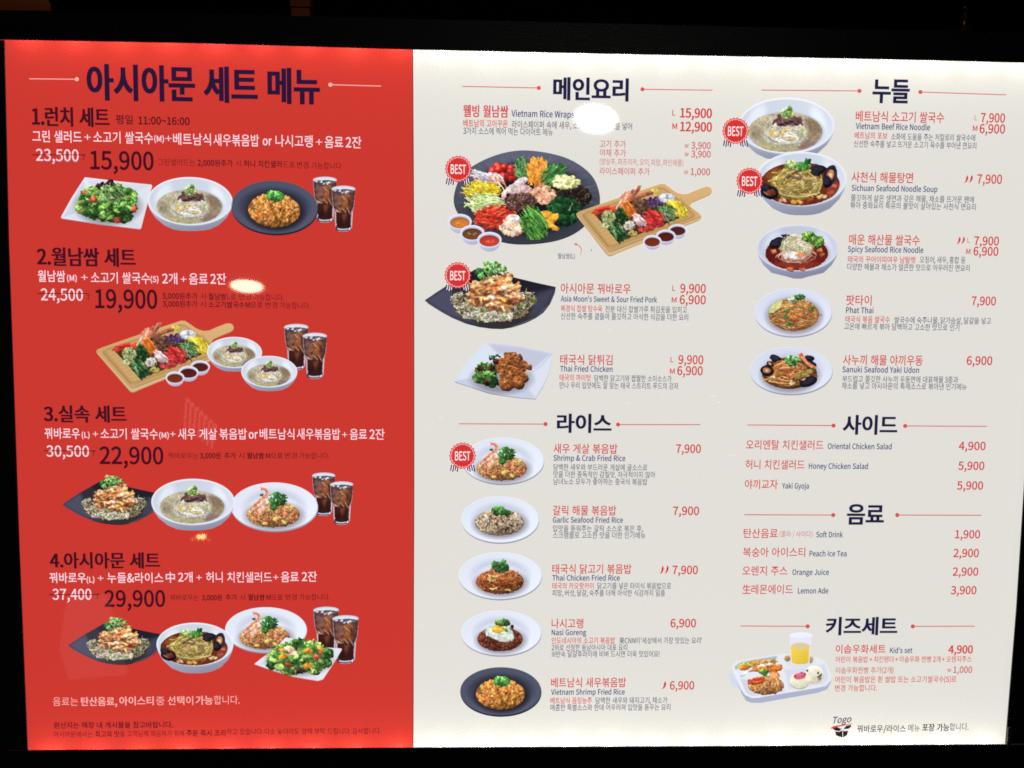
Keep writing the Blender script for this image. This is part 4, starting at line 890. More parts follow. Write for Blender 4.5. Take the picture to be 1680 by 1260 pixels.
mussel(f, 1342, 278, 12, 7, -.1, False); mussel(f, 1338, 284, 8, 4, .2, False); mussel(f, 1362, 288, 10, 18, .25); line(f, [(1356, 282), (1360, 274), (1368, 272), (1372, 280), (1370, 294), (1364, 304)], 2.4, (48, 50, 72)); mussel(f, 1356, 298, 7, 10, .1, False)
mussel(f, 1262, 315, 15, 11, .25); mussel(f, 1256, 308, 10, 6, .5, False); ell(f, 1265, 316, 8, 4.5, (120, 50, 34), .2, sh=.4)
for x, y, c in ((1284, 328, (206, 150, 108)), (1302, 332, (216, 150, 66)), (1312, 331, (222, 160, 72)), (1346, 324, (222, 180, 116)), (1350, 322, (232, 196, 140)), (1362, 316, (190, 84, 62)), (1368, 306, (186, 92, 66)), (1330, 328, (170, 70, 40))): crumple(f, x, y, 4, 2, 4, [c], 4.6, R)
g = Sheet(1280, 254, 1336, 290); sprig(g, 1297, 270, 11, 44, R, ((156, 200, 112), (196, 220, 160), (120, 172, 84)), 1.2, .8); sprig(g, 1318, 272, 11, 56, R, ((70, 146, 66), (110, 176, 90), (44, 108, 50)), 1.2, 1.0); sprig(g, 1325, 264, 5, 14, R, ((40, 92, 50),), 1.1)
sea = dish('seafood_noodle_picture', cream_panel, (1314.5, 293.5), 2, p, f, g, 'bowl', 'noodles')

R = random.Random(33); cx, cy, rx, ry = 1308.5, 406.5, 66.8, 38.2
p = Sheet(cx - rx - 4, cy - ry - 4, cx + rx + 4, cy + 56); bowl(p, cx, cy, rx, ry, 51, 12, (214, 220, 240), (194, 203, 230), (144, 149, 188), (168, 173, 208), .79, .72, .2)
f = Sheet(cx - rx, cy - ry, cx + rx, cy + ry + 4); sx, sy, srx, sry = 1307, 415.5, 51.5, 27.5
ell(f, sx, sy, srx, sry, (108, 26, 20), soft=2.5, sh=-.1); clip_to(f, sx, sy, srx, sry, 3)
ell(f, sx, sy + 18, 34, 8, (150, 54, 36), soft=5, al=.8); f.clip = None
mussel(f, 1292, 387, 11, 2.6, .1, False); mussel(f, 1274, 398, 13, 8, -.5, False); mussel(f, 1284, 396, 8, 6, -.3, False)
for x, y in ((1268, 412), (1350, 418), (1296, 442), (1316, 441), (1345, 410)): crumple(f, x, y, 4, 3, 4, [(186, 96, 62), (208, 128, 86)], 4, R)
tangle(f, 1308, 420, 36, 12, 46, [(196, 120, 96), (216, 150, 126), (232, 196, 180)], 1.6, R, (96, 30, 22), swirl=1)
ell(f, 1307, 408, 27, 16, (190, 176, 140), soft=4)
tangle(f, 1305, 403, 28, 19, 100, [(222, 220, 190), (204, 198, 160), (236, 234, 214), (188, 182, 130)], 1.5, R, (130, 112, 80), swirl=.3, flat=.8, dk=.5)
tangle(f, 1303, 420, 22, 7, 26, [(240, 226, 220), (246, 238, 234)], 2, R, (170, 120, 100), swirl=1)
ell(f, 1313, 418, 8, 4, (232, 140, 84), sh=.3, soft=2); ell(f, 1296, 419, 7, 4, (240, 236, 234), soft=2)
g = Sheet(1300, 374, 1356, 414); leaves(g, 1326, 388, 9, 7, 26, [(110, 164, 70), (140, 190, 96), (84, 140, 56)], 5, R); leaves(g, 1341, 396, 9, 8, 30, [(84, 140, 56), (120, 170, 80), (60, 112, 46)], 5, R)
dish('spicy_noodle_picture', cream_panel, (1308.5, 406.5), 0, p, f, g, 'bowl', 'noodles')

# --- sweet and sour pork on a leaf-shaped dark plate
Z, k = Zm(690, 415, 7.304); R = random.Random(41)
p = Sheet(694, 432, 916, 544)
P = pts(Z, [(55, 565), (180, 480), (340, 375), (520, 275), (690, 178), (760, 190), (930, 240), (1100, 290), (1350, 350), (1618, 408), (1605, 480), (1550, 610), (1470, 710), (1380, 775), (1240, 840), (1100, 885), (980, 905), (840, 900), (700, 880), (540, 840), (380, 770), (260, 705), (180, 655), (100, 605)])
poly(p, [(x, y + 1.2) for x, y in P], (20, 18, 30), soft=.8); poly(p, P, (46, 44, 62), soft=.8, g=(-.05, .1))
poly(p, pts(Z, [(60, 565), (340, 380), (420, 560), (480, 700), (700, 850), (380, 768), (180, 655)]), (80, 80, 114), soft=9, al=.8); poly(p, pts(Z, [(1615, 412), (1600, 490), (1480, 690), (1240, 835), (1300, 640), (1420, 480)]), (66, 66, 96), soft=9, al=.85)
poly(p, pts(Z, [(520, 280), (690, 178), (1100, 290), (1600, 410), (1300, 470), (700, 420)]), (28, 26, 44), soft=7, al=.8); poly(p, pts(Z, [(480, 720), (900, 760), (1330, 690), (1300, 800), (1100, 870), (950, 890), (700, 860)]), (52, 46, 46), soft=9, al=.9)
line(p, pts(Z, [(1100, 886), (1380, 776), (1550, 612), (1608, 470)]), 1, (130, 130, 170), al=.7, sh=0); line(p, pts(Z, [(55, 570), (180, 660), (380, 775), (560, 845)]), .9, (110, 110, 160), al=.6, sh=0)
f = Sheet(732, 440, 886, 536); x, y = Z(870, 620)
ell(f, x, y + 1, 66, 27, (66, 58, 44), soft=7, al=.8)
SPR = [(206, 192, 164), (178, 162, 130), (226, 218, 198), (150, 134, 100), (134, 140, 92)]
tangle(f, *Z(860, 660), 64, 22, 190, SPR, 1.5, R, (56, 48, 36), swirl=.3, flat=.75, ln=.5); tangle(f, *Z(1280, 560), 16, 16, 40, SPR, 1.4, R, (56, 48, 36), swirl=.2, flat=.9, ln=1); tangle(f, *Z(480, 580), 17, 16, 44, SPR, 1.4, R, (50, 46, 36), swirl=.2, flat=.9, ln=1)
tangle(f, *Z(800, 760), 44, 9, 50, [(232, 228, 214), (214, 206, 182)], 1.8, R, (60, 52, 40), swirl=.7, flat=.5, ln=.6)
for q in ((1000, 760), (1200, 640), (760, 690), (1090, 610), (820, 600), (700, 790), (1350, 560)): sprig(f, *Z(*q), 3.6, 9, R, ((140, 176, 70), (100, 140, 56)), 1)
MT = [(206, 146, 92), (222, 172, 118), (184, 114, 62), (230, 190, 142), (164, 88, 46)]
for (a, b, c, d, n) in ((870, 330, 20, 6, 16), (640, 400, 9, 9, 14), (800, 420, 26, 8, 26), (1060, 420, 16, 9, 20), (680, 560, 13, 9, 22), (900, 560, 26, 10, 34), (1130, 540, 11, 9, 16), (960, 650, 20, 5, 18), (1040, 270, 7, 3, 8)): crumple(f, *Z(a, b), c, d, n, MT, 6.4, R, (96, 44, 20), .12)
for (a, b, c, d, n) in ((870, 350, 18, 6, 9), (640, 430, 9, 8, 7), (820, 440, 24, 8, 14), (1060, 420, 14, 8, 8), (680, 560, 10, 9, 9), (900, 560, 24, 9, 15), (1110, 540, 9, 8, 7), (950, 640, 18, 4, 7)): folds(f, *Z(a, b), c, d, n, MT, R)
for q in ((680, 580, 5, 6), (620, 460, 6, 3), (790, 500, 8, 2.4), (1080, 460, 6, 2.4), (930, 470, 6, 2), (1060, 590, 5, 4), (960, 620, 7, 2), (780, 380, 6, 2)): ell(f, *Z(q[0], q[1]), q[2], q[3], (112, 44, 22), R.uniform(-.4, .4), al=.75, soft=2.5)
for q in ((990, 560, (230, 190, 90)), (860, 530, (226, 206, 186)), (1000, 410, (236, 214, 196)), (700, 350, (232, 196, 150)), (900, 290, (236, 180, 140)), (1060, 320, (226, 170, 104))): crumple(f, *Z(q[0], q[1]), 4, 3, 5, [q[2]], 4.5, R, (120, 60, 30), .2)
g = Sheet(772, 418, 846, 462); PG = ((92, 160, 82), (130, 190, 110), (60, 126, 62), (168, 210, 150))
sprig(g, *Z(850, 190), 16, 70, R, PG, 1.25, .9); sprig(g, *Z(780, 120), 5, 16, R, PG, 1.2); sprig(g, *Z(990, 190), 6, 14, R, ((120, 172, 96),), 1.3); sprig(g, *Z(700, 230), 7, 14, R, ((40, 84, 50),), 1.4); sprig(g, *Z(740, 270), 7, 18, R, PG, 1.1); sprig(g, *Z(920, 140), 5, 12, R, PG, 1.2); line(g, pts(Z, [(800, 260), (820, 320)]), .9, (170, 190, 120), sh=0); line(g, pts(Z, [(900, 110), (908, 62)]), .7, (150, 120, 130), sh=0)
pork = dish('fried_pork_picture', cream_panel, Z(835, 560), 0, p, f, g, 'plate', 'fried_pork')

# --- fried chicken on a square plate
Z, k = Zm(740, 555, 9.6); R = random.Random(42)
p = Sheet(742, 558, 912, 660)
P = pts(Z, [(540, 65), (800, 85), (1110, 135), (1400, 190), (1598, 235), (1590, 330), (1540, 560), (1450, 760), (1330, 955), (1100, 935), (860, 905), (600, 862), (330, 772), (55, 682), (140, 530), (230, 395), (380, 220)])
poly(p, [(x, y + 1.3) for x, y in P], (120, 124, 160), soft=.8); poly(p, P, (206, 216, 240), soft=.8, g=(.02, -.02))
poly(p, pts(Z, [(590, 85), (1110, 140), (1590, 240), (1300, 480), (900, 240), (740, 250)]), (184, 192, 224), soft=6, al=.85); poly(p, pts(Z, [(540, 70), (740, 260), (300, 640), (60, 680), (230, 395)]), (214, 226, 248), soft=5, al=.9)
poly(p, pts(Z, [(1590, 250), (1540, 560), (1330, 940), (1180, 760), (1300, 520)]), (214, 224, 248), soft=5, al=.9); poly(p, pts(Z, [(60, 685), (300, 640), (1200, 760), (1320, 945), (860, 900), (330, 770)]), (192, 202, 232), soft=6, al=.9)
line(p, pts(Z, [(1590, 245), (1420, 440), (1240, 560)]), 1, (160, 168, 204), al=.6, sh=0); line(p, pts(Z, [(300, 640), (60, 684)]), .8, (170, 178, 210), al=.6, sh=0)
ell(p, *Z(800, 640), 48, 24, (124, 116, 132), soft=10, al=.7)
f = Sheet(768, 572, 876, 648)
for q in ((880, 260, 6, 4, .2), (980, 245, 5, 3, -.6), (1070, 300, 5, 6, .3), (1230, 450, 4, 4, .2), (940, 350, 9, 7, .8), (1130, 420, 9, 8, .5), (800, 400, 13, 10, .1), (1000, 380, 7, 8, .9), (950, 480, 8, 6, .3), (830, 480, 14, 8, .2), (1060, 540, 9, 7, .6), (1130, 610, 9, 8, .4), (920, 570, 8, 6, .2), (870, 700, 13, 12, 0), (1060, 680, 10, 11, .2)):
    x, y = Z(q[0], q[1]); ell(f, x + 1, y + 2.5, q[2], q[3], (48, 24, 12), q[4], al=.8, soft=2)
    ell(f, x, y, q[2], q[3], (148, 82, 40), q[4], sh=.5, soft=1); crumple(f, x - .5, y - .5, q[2] * .7, q[3] * .7, 12, [(170, 100, 52), (146, 80, 38), (192, 124, 70), (116, 58, 26)], 3.4, R, (70, 32, 14), .1)
folds(f, *Z(960, 480), 26, 18, 22, [(160, 92, 46), (140, 76, 36), (182, 112, 60)], R, 6, 3.6, (64, 30, 14))
ell(f, *Z(1190, 510), 2, 3, (222, 180, 140), .3, al=.8)
g = Sheet(770, 578, 824, 638); LV = [(92, 140, 62), (64, 112, 46), (130, 172, 84), (44, 84, 36)]
leaves(g, *Z(540, 500), 17, 11, 70, LV, 4.5, R); leaves(g, *Z(540, 620), 19, 9, 70, [(70, 130, 56), (48, 100, 44), (104, 156, 76)], 4.5, R); leaves(g, *Z(650, 690), 9, 7, 26, [(24, 66, 38), (40, 88, 48)], 4.5, R, frill=False)
lettuce(g, *Z(530, 590), 18, 12, 22, [(96, 148, 66), (70, 124, 54), (130, 176, 90)], 7, R)
for q in ((460, 480), (640, 470), (560, 700), (700, 370)): leaves(g, *Z(*q), 4, 3, 8, [(84, 40, 44), (60, 28, 34)], 4, R, (30, 14, 18), frill=False)
sprig(g, *Z(640, 300), 6, 16, R, ((30, 72, 46), (54, 104, 62)), 1.1, .7); sprig(g, *Z(740, 275), 4, 8, R, ((34, 76, 50),), 1); line(g, pts(Z, [(670, 585), (710, 598), (750, 590)]), 1.4, (226, 226, 206), sh=0); ell(g, *Z(360, 640), 4, 2, (150, 180, 90), .2, al=.8)
dish('fried_chicken_picture', cream_panel, Z(820, 520), 0, p, f, g, 'plate', 'fried_chicken')

# --- two salads on square plates (red panel)
Z, k = Zm(95, 280, 5.695); R = random.Random(51)
p = Sheet(96, 288, 254, 382)
P = pts(Z, [(250, 64), (262, 62), (560, 98), (872, 130), (882, 140), (830, 340), (778, 538), (765, 545), (400, 500), (40, 446), (28, 432), (130, 250)])
poly(p, [(x - .3, y + .8) for x, y in P], (168, 150, 178), soft=.8); poly(p, P, (222, 226, 242), soft=.8, g=(-.02, -.02))
poly(p, pts(Z, [(270, 80), (860, 140), (700, 210), (300, 130)]), (206, 212, 234), soft=5, al=.8); poly(p, pts(Z, [(240, 90), (260, 240), (150, 400), (50, 430)]), (200, 206, 228), soft=5, al=.9); poly(p, pts(Z, [(120, 430), (700, 470), (760, 530), (400, 490)]), (206, 212, 232), soft=5, al=.9); line(p, pts(Z, [(60, 430), (170, 380)]), 1, (180, 186, 212), al=.7, sh=0)
ell(p, *Z(470, 330), 54, 32, (130, 138, 150), soft=8, al=.75)
f = Sheet(118, 292, 236, 372); GL = [(84, 140, 56), (58, 108, 44), (116, 170, 76), (34, 78, 34), (140, 188, 96), (48, 96, 44)]
leaves(f, *Z(460, 290), 48, 30, 330, GL, 5.2, R); leaves(f, *Z(220, 350), 8, 9, 26, [(130, 184, 80), (150, 196, 96)], 5.5, R); leaves(f, *Z(660, 260), 14, 16, 60, [(110, 168, 74), (84, 144, 60)], 5, R); leaves(f, *Z(320, 395), 10, 7, 24, [(40, 74, 38), (52, 92, 44)], 5.5, R); leaves(f, *Z(580, 430), 20, 8, 40, [(36, 72, 36), (56, 100, 50)], 5, R)
for q in ((400, 135, 6), (490, 110, 4), (600, 250, 5)): leaves(f, *Z(q[0], q[1]), q[2], q[2] * .6, 14, [(66, 44, 66), (46, 30, 48)], 4.4, R, (24, 14, 26), frill=False)
lettuce(f, *Z(460, 290), 44, 26, 44, [(96, 148, 60), (120, 172, 78), (70, 118, 50), (146, 190, 100), (48, 90, 42)], 8, R)
tangle(f, *Z(500, 220), 26, 18, 40, [(160, 190, 120), (120, 156, 86), (190, 210, 160)], 1.1, R, (30, 56, 28), swirl=.2, flat=.9, ln=.7)
for q in ((335, 265, 6.5, 5.5), (555, 460, 7.5, 5), (712, 360, 4.5, 5.5), (250, 205, 3, 3)): ell(f, *Z(q[0], q[1]), q[2], q[3], (186, 58, 40), .3, sh=.35, hl=.25); ell(f, Z(q[0], q[1])[0], Z(q[0], q[1])[1], q[2] * .55, q[3] * .5, (226, 120, 84), .3, al=.6, soft=2)
salad = picture('green_salad_picture', red_panel, Z(455, 300), 0, [('plate', p), ('salad_leaves', f)])

Z, k = Zm(365, 985, 7.149); R = random.Random(52)
p = Sheet(412, 1040, 566, 1122)
P = pts(Z, [(740, 432), (800, 440), (1100, 540), (1398, 560), (1402, 572), (1300, 740), (1180, 920), (1120, 938), (980, 915), (830, 888), (600, 820), (375, 742), (480, 660), (600, 580)])
poly(p, [(x, y + 1) for x, y in P], (190, 150, 170), soft=.8); poly(p, P, (226, 229, 245), soft=.8, g=(-.02, 0)); poly(p, pts(Z, [(400, 735), (560, 680), (700, 840), (1120, 900), (1110, 925), (830, 875)]), (206, 212, 234), soft=4, al=.8); ell(p, *Z(900, 690), 54, 27, (140, 148, 160), soft=7, al=.75)
f = Sheet(434, 1042, 548, 1112)
leaves(f, *Z(900, 660), 49, 25, 200, [(110, 160, 72), (84, 132, 60), (60, 104, 50), (144, 188, 98)], 6, R); leaves(f, *Z(900, 500), 14, 6, 40, [(62, 112, 58), (46, 88, 46)], 5, R)
for q in ((780, 820, 13, 6), (1000, 680, 12, 8), (1085, 800, 10, 8), (700, 640, 14, 7), (1050, 530, 14, 6)): leaves(f, *Z(q[0], q[1]), q[2], q[3], 20, [(150, 196, 92), (176, 212, 120), (130, 178, 80)], 6.5, R)
for q in ((590, 740), (1200, 730), (1240, 620), (900, 720)): leaves(f, *Z(*q), 8, 6, 18, [(64, 112, 56), (48, 90, 46)], 6, R)
lettuce(f, *Z(900, 670), 45, 22, 46, [(134, 180, 84), (104, 156, 70), (166, 204, 110), (80, 130, 58), (60, 106, 50)], 10, R)
leaves(f, *Z(910, 820), 4, 4, 8, [(80, 50, 56), (60, 36, 44)], 5, R, frill=False)
for q in ((710, 650, 8, 4, -.3), (1000, 760, 9, 4.5, -.1), (1010, 590, 8, 4.5, .2), (690, 580, 5, 3, 0), (1150, 560, 5, 3, .5)): ell(f, *Z(q[0], q[1]), q[2], q[3], (236, 150, 44), q[4], sh=.3, hl=.15)
for q in ((800, 575, 8, 3.4, .15), (830, 615, 11, 2.6, -.25), (760, 560, 6, 2.5, .1)): ell(f, *Z(q[0], q[1]), q[2], q[3], (232, 190, 160), q[4], sh=.35)
for q in ((1105, 665, 5.5, 5), (780, 755, 6.5, 3.6), (1150, 610, 4, 3)): ell(f, *Z(q[0], q[1]), q[2], q[3], (176, 66, 46), .2, sh=.4, hl=.2)
picture('chicken_salad_picture', red_panel, Z(890, 680), 4, [('plate', p), ('salad_leaves', f)])

# --- iced cola
cx, ty = 563.5, 309.8; R = random.Random(61)
p = Sheet(540, 301, 588, 384)
G = [(cx - 19.4, ty), (cx - 19, ty + 12), (cx - 17.6, ty + 26), (cx - 16, ty + 33), (cx - 14.6, ty + 36), (cx - 14, ty + 50), (cx - 13, ty + 64), (cx - 11.5, ty + 68), (cx - 6, ty + 70), (cx, ty + 70.6), (cx + 6, ty + 70), (cx + 12, ty + 68), (cx + 13.6, ty + 64), (cx + 14.6, ty + 50), (cx + 15.6, ty + 36), (cx + 16.6, ty + 33), (cx + 18.2, ty + 24), (cx + 19.2, ty + 12), (cx + 19.4, ty)]
poly(p, G, (150, 140, 156), soft=.8, g=(.05, 0)); poly(p, [(cx - 14, ty + 60), (cx - 12, ty + 68), (cx, ty + 70.6), (cx + 12, ty + 68), (cx + 14, ty + 60)], (60, 48, 62), soft=1.2)
ell(p, cx, ty, 19.4, 5.2, (190, 196, 212), soft=.7); ell(p, cx, ty + .5, 17.8, 4.2, (222, 226, 236), soft=1)
line(p, [(cx - 13.4, ty + 38), (cx - 12.4, ty + 62)], 1.6, (206, 200, 214), al=.8, sh=0); line(p, [(cx + 14.6, ty + 38), (cx + 13.2, ty + 64)], 1.5, (216, 208, 220), al=.85, sh=0)
line(p, [(cx - 9, ty + 65.5), (cx - 4, ty + 66.6), (cx + 4, ty + 66.6), (cx + 10, ty + 64.6)], 2.2, (222, 220, 232), al=.9, sh=0); line(p, [(cx - 8, ty + 69), (cx, ty + 70), (cx + 8, ty + 69)], 1, (190, 186, 204), al=.8, sh=0); ell(p, cx + 10, ty + 65, 1.6, 2.6, (240, 240, 248))
f = Sheet(540, 305, 588, 376)
Q = [(cx - 18.4, ty + 3), (cx - 18, ty + 12), (cx - 16.6, ty + 26), (cx - 14.6, ty + 34), (cx - 12, ty + 38), (cx - 11.6, ty + 62), (cx - 8, ty + 64.6), (cx, ty + 65.4), (cx + 8, ty + 64.4), (cx + 11.4, ty + 62), (cx + 12.6, ty + 38), (cx + 15.2, ty + 33), (cx + 17.2, ty + 24), (cx + 18.4, ty + 12), (cx + 18.4, ty + 3), (cx, ty + 5.6)]
poly(f, Q, (66, 30, 26), soft=.9, g=(.05, -.15)); poly(f, [(cx - 18, ty + 3), (cx - 16, ty + 26), (cx + 16, ty + 26), (cx + 18, ty + 3), (cx, ty + 6)], (96, 62, 56), soft=5, al=.9)
for q in ((-6, 18, 8, 6, .5, (150, 96, 74)), (5, 15, 7, 7, -.4, (164, 92, 52)), (-9, 27, 7, 5, .3, (140, 92, 78)), (4, 27, 9, 6, .6, (176, 100, 54)), (9, 33, 5, 4, -.5, (120, 64, 40)), (-4, 34, 6, 4, .2, (168, 116, 86)), (10, 22, 4, 6, .1, (92, 50, 40)), (-12, 14, 4, 6, .2, (112, 82, 80)), (2, 45, 4, 8, .1, (120, 66, 46)), (-6, 54, 4, 7, .1, (48, 20, 20)), (7, 52, 4, 8, 0, (54, 24, 22))): ell(f, cx + q[0], ty + q[1], q[2], q[3], q[5], q[4], soft=3.5, al=.7, sh=.3)
for q in ((-12, 36, -6, 38), (-2, 33, 4, 38), (5, 30, 9, 36), (-3, 12, 6, 20), (-14, 33, -8, 37), (9, 36, 11, 42)): line(f, [(cx + q[0], ty + q[1]), (cx + q[2], ty + q[3])], 1.3, (222, 180, 140), al=.75, sh=0)
for q in ((-2, 34, 1, 42), (0, 20, -6, 30), (8, 14, 10, 26)): line(f, [(cx + q[0], ty + q[1]), (cx + q[2], ty + q[3])], 1.4, (44, 20, 20), al=.7, sh=0)
ell(f, cx, ty + 3.6, 18.2, 3.6, (92, 84, 96), soft=1.4, al=.85)
for i in range(22):
    x = R.uniform(-15, 15); ell(f, cx + x, ty + 3 + R.uniform(-2.6, 3.2) * math.sqrt(max(.1, 1 - (x / 17) ** 2)), R.uniform(1.2, 3), R.uniform(.7, 1.4), R.choice([(60, 50, 58), (206, 210, 222), (120, 108, 114), (36, 28, 34), (226, 230, 240)]), R.uniform(-1, 1), al=.9)
cola = picture('cola_picture', red_panel, (cx, ty), 2, [('drinking_glass', p), ('cola', f)])

# --- bamboo platter with sauces
Z, k = Zm(935, 295, 7.0); R = random.Random(71)
p = Sheet(941, 298, 1174, 424)
P = pts(Z, [(72, 395), (85, 375), (130, 355), (560, 205), (1040, 46), (1085, 48), (1130, 78), (1200, 130), (1240, 152), (1290, 166), (1350, 162), (1440, 122), (1540, 84), (1585, 78), (1618, 92), (1632, 125), (1622, 158), (1590, 180), (1480, 225), (1405, 258), (1376, 285), (1380, 305), (1440, 352), (1495, 395), (1512, 425), (1500, 450), (1470, 468), (1000, 655), (540, 842), (480, 872), (445, 872), (415, 845), (240, 620), (90, 430)])
poly(p, [(x - .2, y + 1) for x, y in P], (150, 112, 62), soft=.9); poly(p, P, (204, 166, 114), soft=.8, g=(.02, -.05))
poly(p, pts(Z, [(76, 395), (100, 425), (430, 815), (520, 815), (1500, 430), (1500, 452), (540, 842), (470, 872), (440, 865), (240, 620), (85, 425)]), (214, 184, 140), soft=1.6, al=.95); line(p, pts(Z, [(440, 820), (470, 826), (540, 800), (1000, 620), (1490, 428)]), 1.1, (166, 118, 60), al=.8, sh=0)
poly(p, pts(Z, [(150, 392), (190, 365), (1030, 85), (1080, 90), (1240, 210), (1440, 400), (1420, 440), (500, 780), (440, 775), (160, 430)]), (186, 148, 92), soft=1.6); poly(p, pts(Z, [(185, 400), (1040, 110), (1080, 115), (1400, 405), (490, 745), (450, 740)]), (204, 166, 110), soft=2.5)
for t in np.linspace(.05, .95, 9):
    a = C3((185 + 265 * t, 400 + 340 * t)); b = C3((1040 + 360 * t, 110 + 295 * t)); line(p, pts(Z, [a, b]), .7, (176, 128, 66), al=.55, sh=0)
line(p, pts(Z, [(150, 395), (155, 425), (440, 772)]), 1.1, (140, 98, 46), al=.75, sh=0); line(p, pts(Z, [(1240, 190), (1310, 200), (1380, 180), (1580, 110)]), 2.2, (220, 176, 112), al=.6, sh=0); line(p, pts(Z, [(1270, 215), (1330, 290), (1380, 330)]), 2, (176, 130, 72), al=.6, sh=0)
f = Sheet(966, 304, 1134, 402)
poly(f, pts(Z, [(300, 420), (700, 240), (1100, 200), (1300, 420), (760, 640), (560, 720)]), (70, 52, 34), soft=5, al=.85)
f.clip = None
poly(f, pts(Z, [(930, 100), (975, 85), (1040, 130), (1030, 170), (970, 190), (940, 150)]), (206, 186, 92), soft=1.5, g=(0, -.1))
shreds(f, *Z(400, 345), 15, 6, 26, [(206, 48, 38), (186, 40, 34), (226, 78, 56)], 2.6, 20, -.25, .3, R, (96, 20, 16)); ell(f, *Z(300, 370), 4, 6, (206, 62, 48), .2, sh=.3)
for q in ((600, 240, -1.0), (640, 210, -.95), (690, 190, -.9), (740, 160, -.85), (640, 250, -.8), (770, 130, -.9), (580, 260, -.9)): x, y = Z(q[0], q[1]); line(f, bez((x - 9 * math.cos(q[2]), y - 12 * math.sin(q[2])), (x + 1, y), (x + 8 * math.cos(q[2]), y + 13 * math.sin(q[2]))), 5, R.choice(PINK), sh=.35)
line(f, bez(Z(700, 210), Z(760, 150), Z(795, 85)), 5, (176, 92, 74), sh=.35); line(f, bez(Z(720, 240), Z(800, 180), Z(940, 150)), 6, (150, 84, 60), sh=.35); line(f, bez(Z(590, 200), Z(620, 160), Z(640, 140)), 4, (206, 120, 100), sh=.3)
leaves(f, *Z(600, 400), 11, 13, 60, [(34, 72, 40), (52, 96, 54), (24, 54, 30)], 4.2, R)
shreds(f, *Z(700, 345), 9, 10, 34, [(232, 122, 40), (214, 100, 30), (244, 150, 66)], 2.2, 22, .85, .2, R, (120, 50, 14))
tangle(f, *Z(830, 300), 17, 14, 70, [(112, 74, 58), (90, 58, 46), (136, 98, 78)], 1.8, R, (36, 20, 16), swirl=.2, flat=.9, ln=.6)
tangle(f, *Z(975, 250), 14, 10, 60, [(96, 52, 118), (128, 84, 150), (70, 34, 92), (170, 136, 190)], 1.2, R, (36, 14, 46), swirl=.2, flat=.8, ln=.7)
ell(f, *Z(1110, 210), 13, 8, (200, 206, 226), soft=2, sh=.15); tangle(f, *Z(1110, 205), 12, 7, 34, [(232, 235, 244), (216, 220, 236)], 1.3, R, (160, 166, 196), dk=.5); 
shreds(f, *Z(1230, 340), 14, 10, 60, [(238, 206, 42), (222, 184, 30), (246, 222, 84)], 1.8, 20, .95, .35, R, (140, 100, 14))
shreds(f, *Z(1110, 385), 14, 13, 56, [(62, 116, 60), (40, 88, 44), (92, 146, 80), (140, 176, 120)], 1.2, 14, .8, .8, R, (16, 40, 20)); shreds(f, *Z(1110, 390), 12, 11, 10, [(206, 214, 190)], .8, 12, .9, .9, R, (40, 60, 40))
shreds(f, *Z(960, 440), 15, 11, 66, [(222, 44, 46), (204, 34, 40), (238, 84, 74)], 1.7, 12, .5, .9, R, (104, 14, 18)); crumple(f, *Z(870, 560), 14, 5, 26, [(186, 44, 48), (206, 72, 66)], 3.4, R, (90, 16, 20)); crumple(f, *Z(1010, 510), 12, 4, 18, [(190, 46, 48)], 3.2, R, (90, 16, 20))
shreds(f, *Z(800, 460), 8, 7, 26, [(238, 212, 214), (226, 176, 182), (246, 232, 232)], 2.1, 15, .65, .2, R, (150, 70, 76))
tangle(f, *Z(440, 430), 13, 12, 80, [(196, 214, 140), (216, 228, 172), (170, 192, 112)], 1.4, R, (110, 130, 60), swirl=.2, flat=.9, ln=.6); tangle(f, *Z(400, 520), 8, 6, 26, [(196, 206, 130), (214, 222, 160)], 1.3, R, (120, 120, 60), swirl=.2, ln=.8)
shreds(f, *Z(545, 600), 10, 11, 60, [(44, 104, 52), (28, 78, 40), (84, 144, 80), (160, 196, 140)], 1.5, 20, .95, .14, R, (10, 34, 18)); poly(f, pts(Z, [(530, 640), (640, 600), (665, 670), (540, 716)]), (16, 44, 24), soft=3, al=.7)
tangle(f, *Z(680, 530), 10, 9, 60, [(238, 238, 230), (222, 222, 206), (204, 200, 170)], 1.3, R, (104, 100, 76), swirl=.2, flat=.9, ln=.6); tangle(f, *Z(720, 620), 8, 5, 26, [(196, 178, 100), (176, 156, 80)], 1.3, R, (96, 80, 36), swirl=.3, ln=.7)
def sauce(x, y, rx, ry, c, h=6, hl=0):
    s = Sheet(x - rx - 2, y - ry - 2, x + rx + 2, y + ry + h + 3)
    poly(s, [(x - rx, y), (x - rx * .93, y + ry * .5), (x - rx * .72, y + ry * .75 + h * .6), (x - rx * .4, y + ry * .9 + h), (x, y + ry + h), (x + rx * .4, y + ry * .9 + h), (x + rx * .72, y + ry * .75 + h * .6), (x + rx * .93, y + ry * .5), (x + rx, y)], (190, 194, 224), g=(-.05, -.08))
    ell(s, x, y, rx, ry, (226, 229, 245)); ell(s, x, y + ry * .08, rx * .86, ry * .8, (182, 182, 212), soft=1.2)
    ell(s, x, y + ry * .14, rx * .8, ry * .7, tuple(q * .75 for q in c)); ell(s, x, y + ry * .2, rx * .74, ry * .6, c, soft=2.5, sh=-.1)
    if hl:
        for j in range(6): ell(s, x + R.uniform(-.35, .35) * rx, y + R.uniform(0, .35) * ry, 2.2, 1, tuple(min(255, q + hl) for q in c), R.uniform(-.6, .6), al=.8)
    return s
S3 = [('sauce_bowl', sauce(*Z(1235, 578), 15.5, 10, (84, 34, 26), 5)), ('sauce_bowl', sauce(*Z(1100, 645), 16.2, 10.6, (88, 30, 22), 5)), ('sauce_bowl', sauce(*Z(945, 705), 15.2, 10.2, (118, 48, 26), 4.5))]
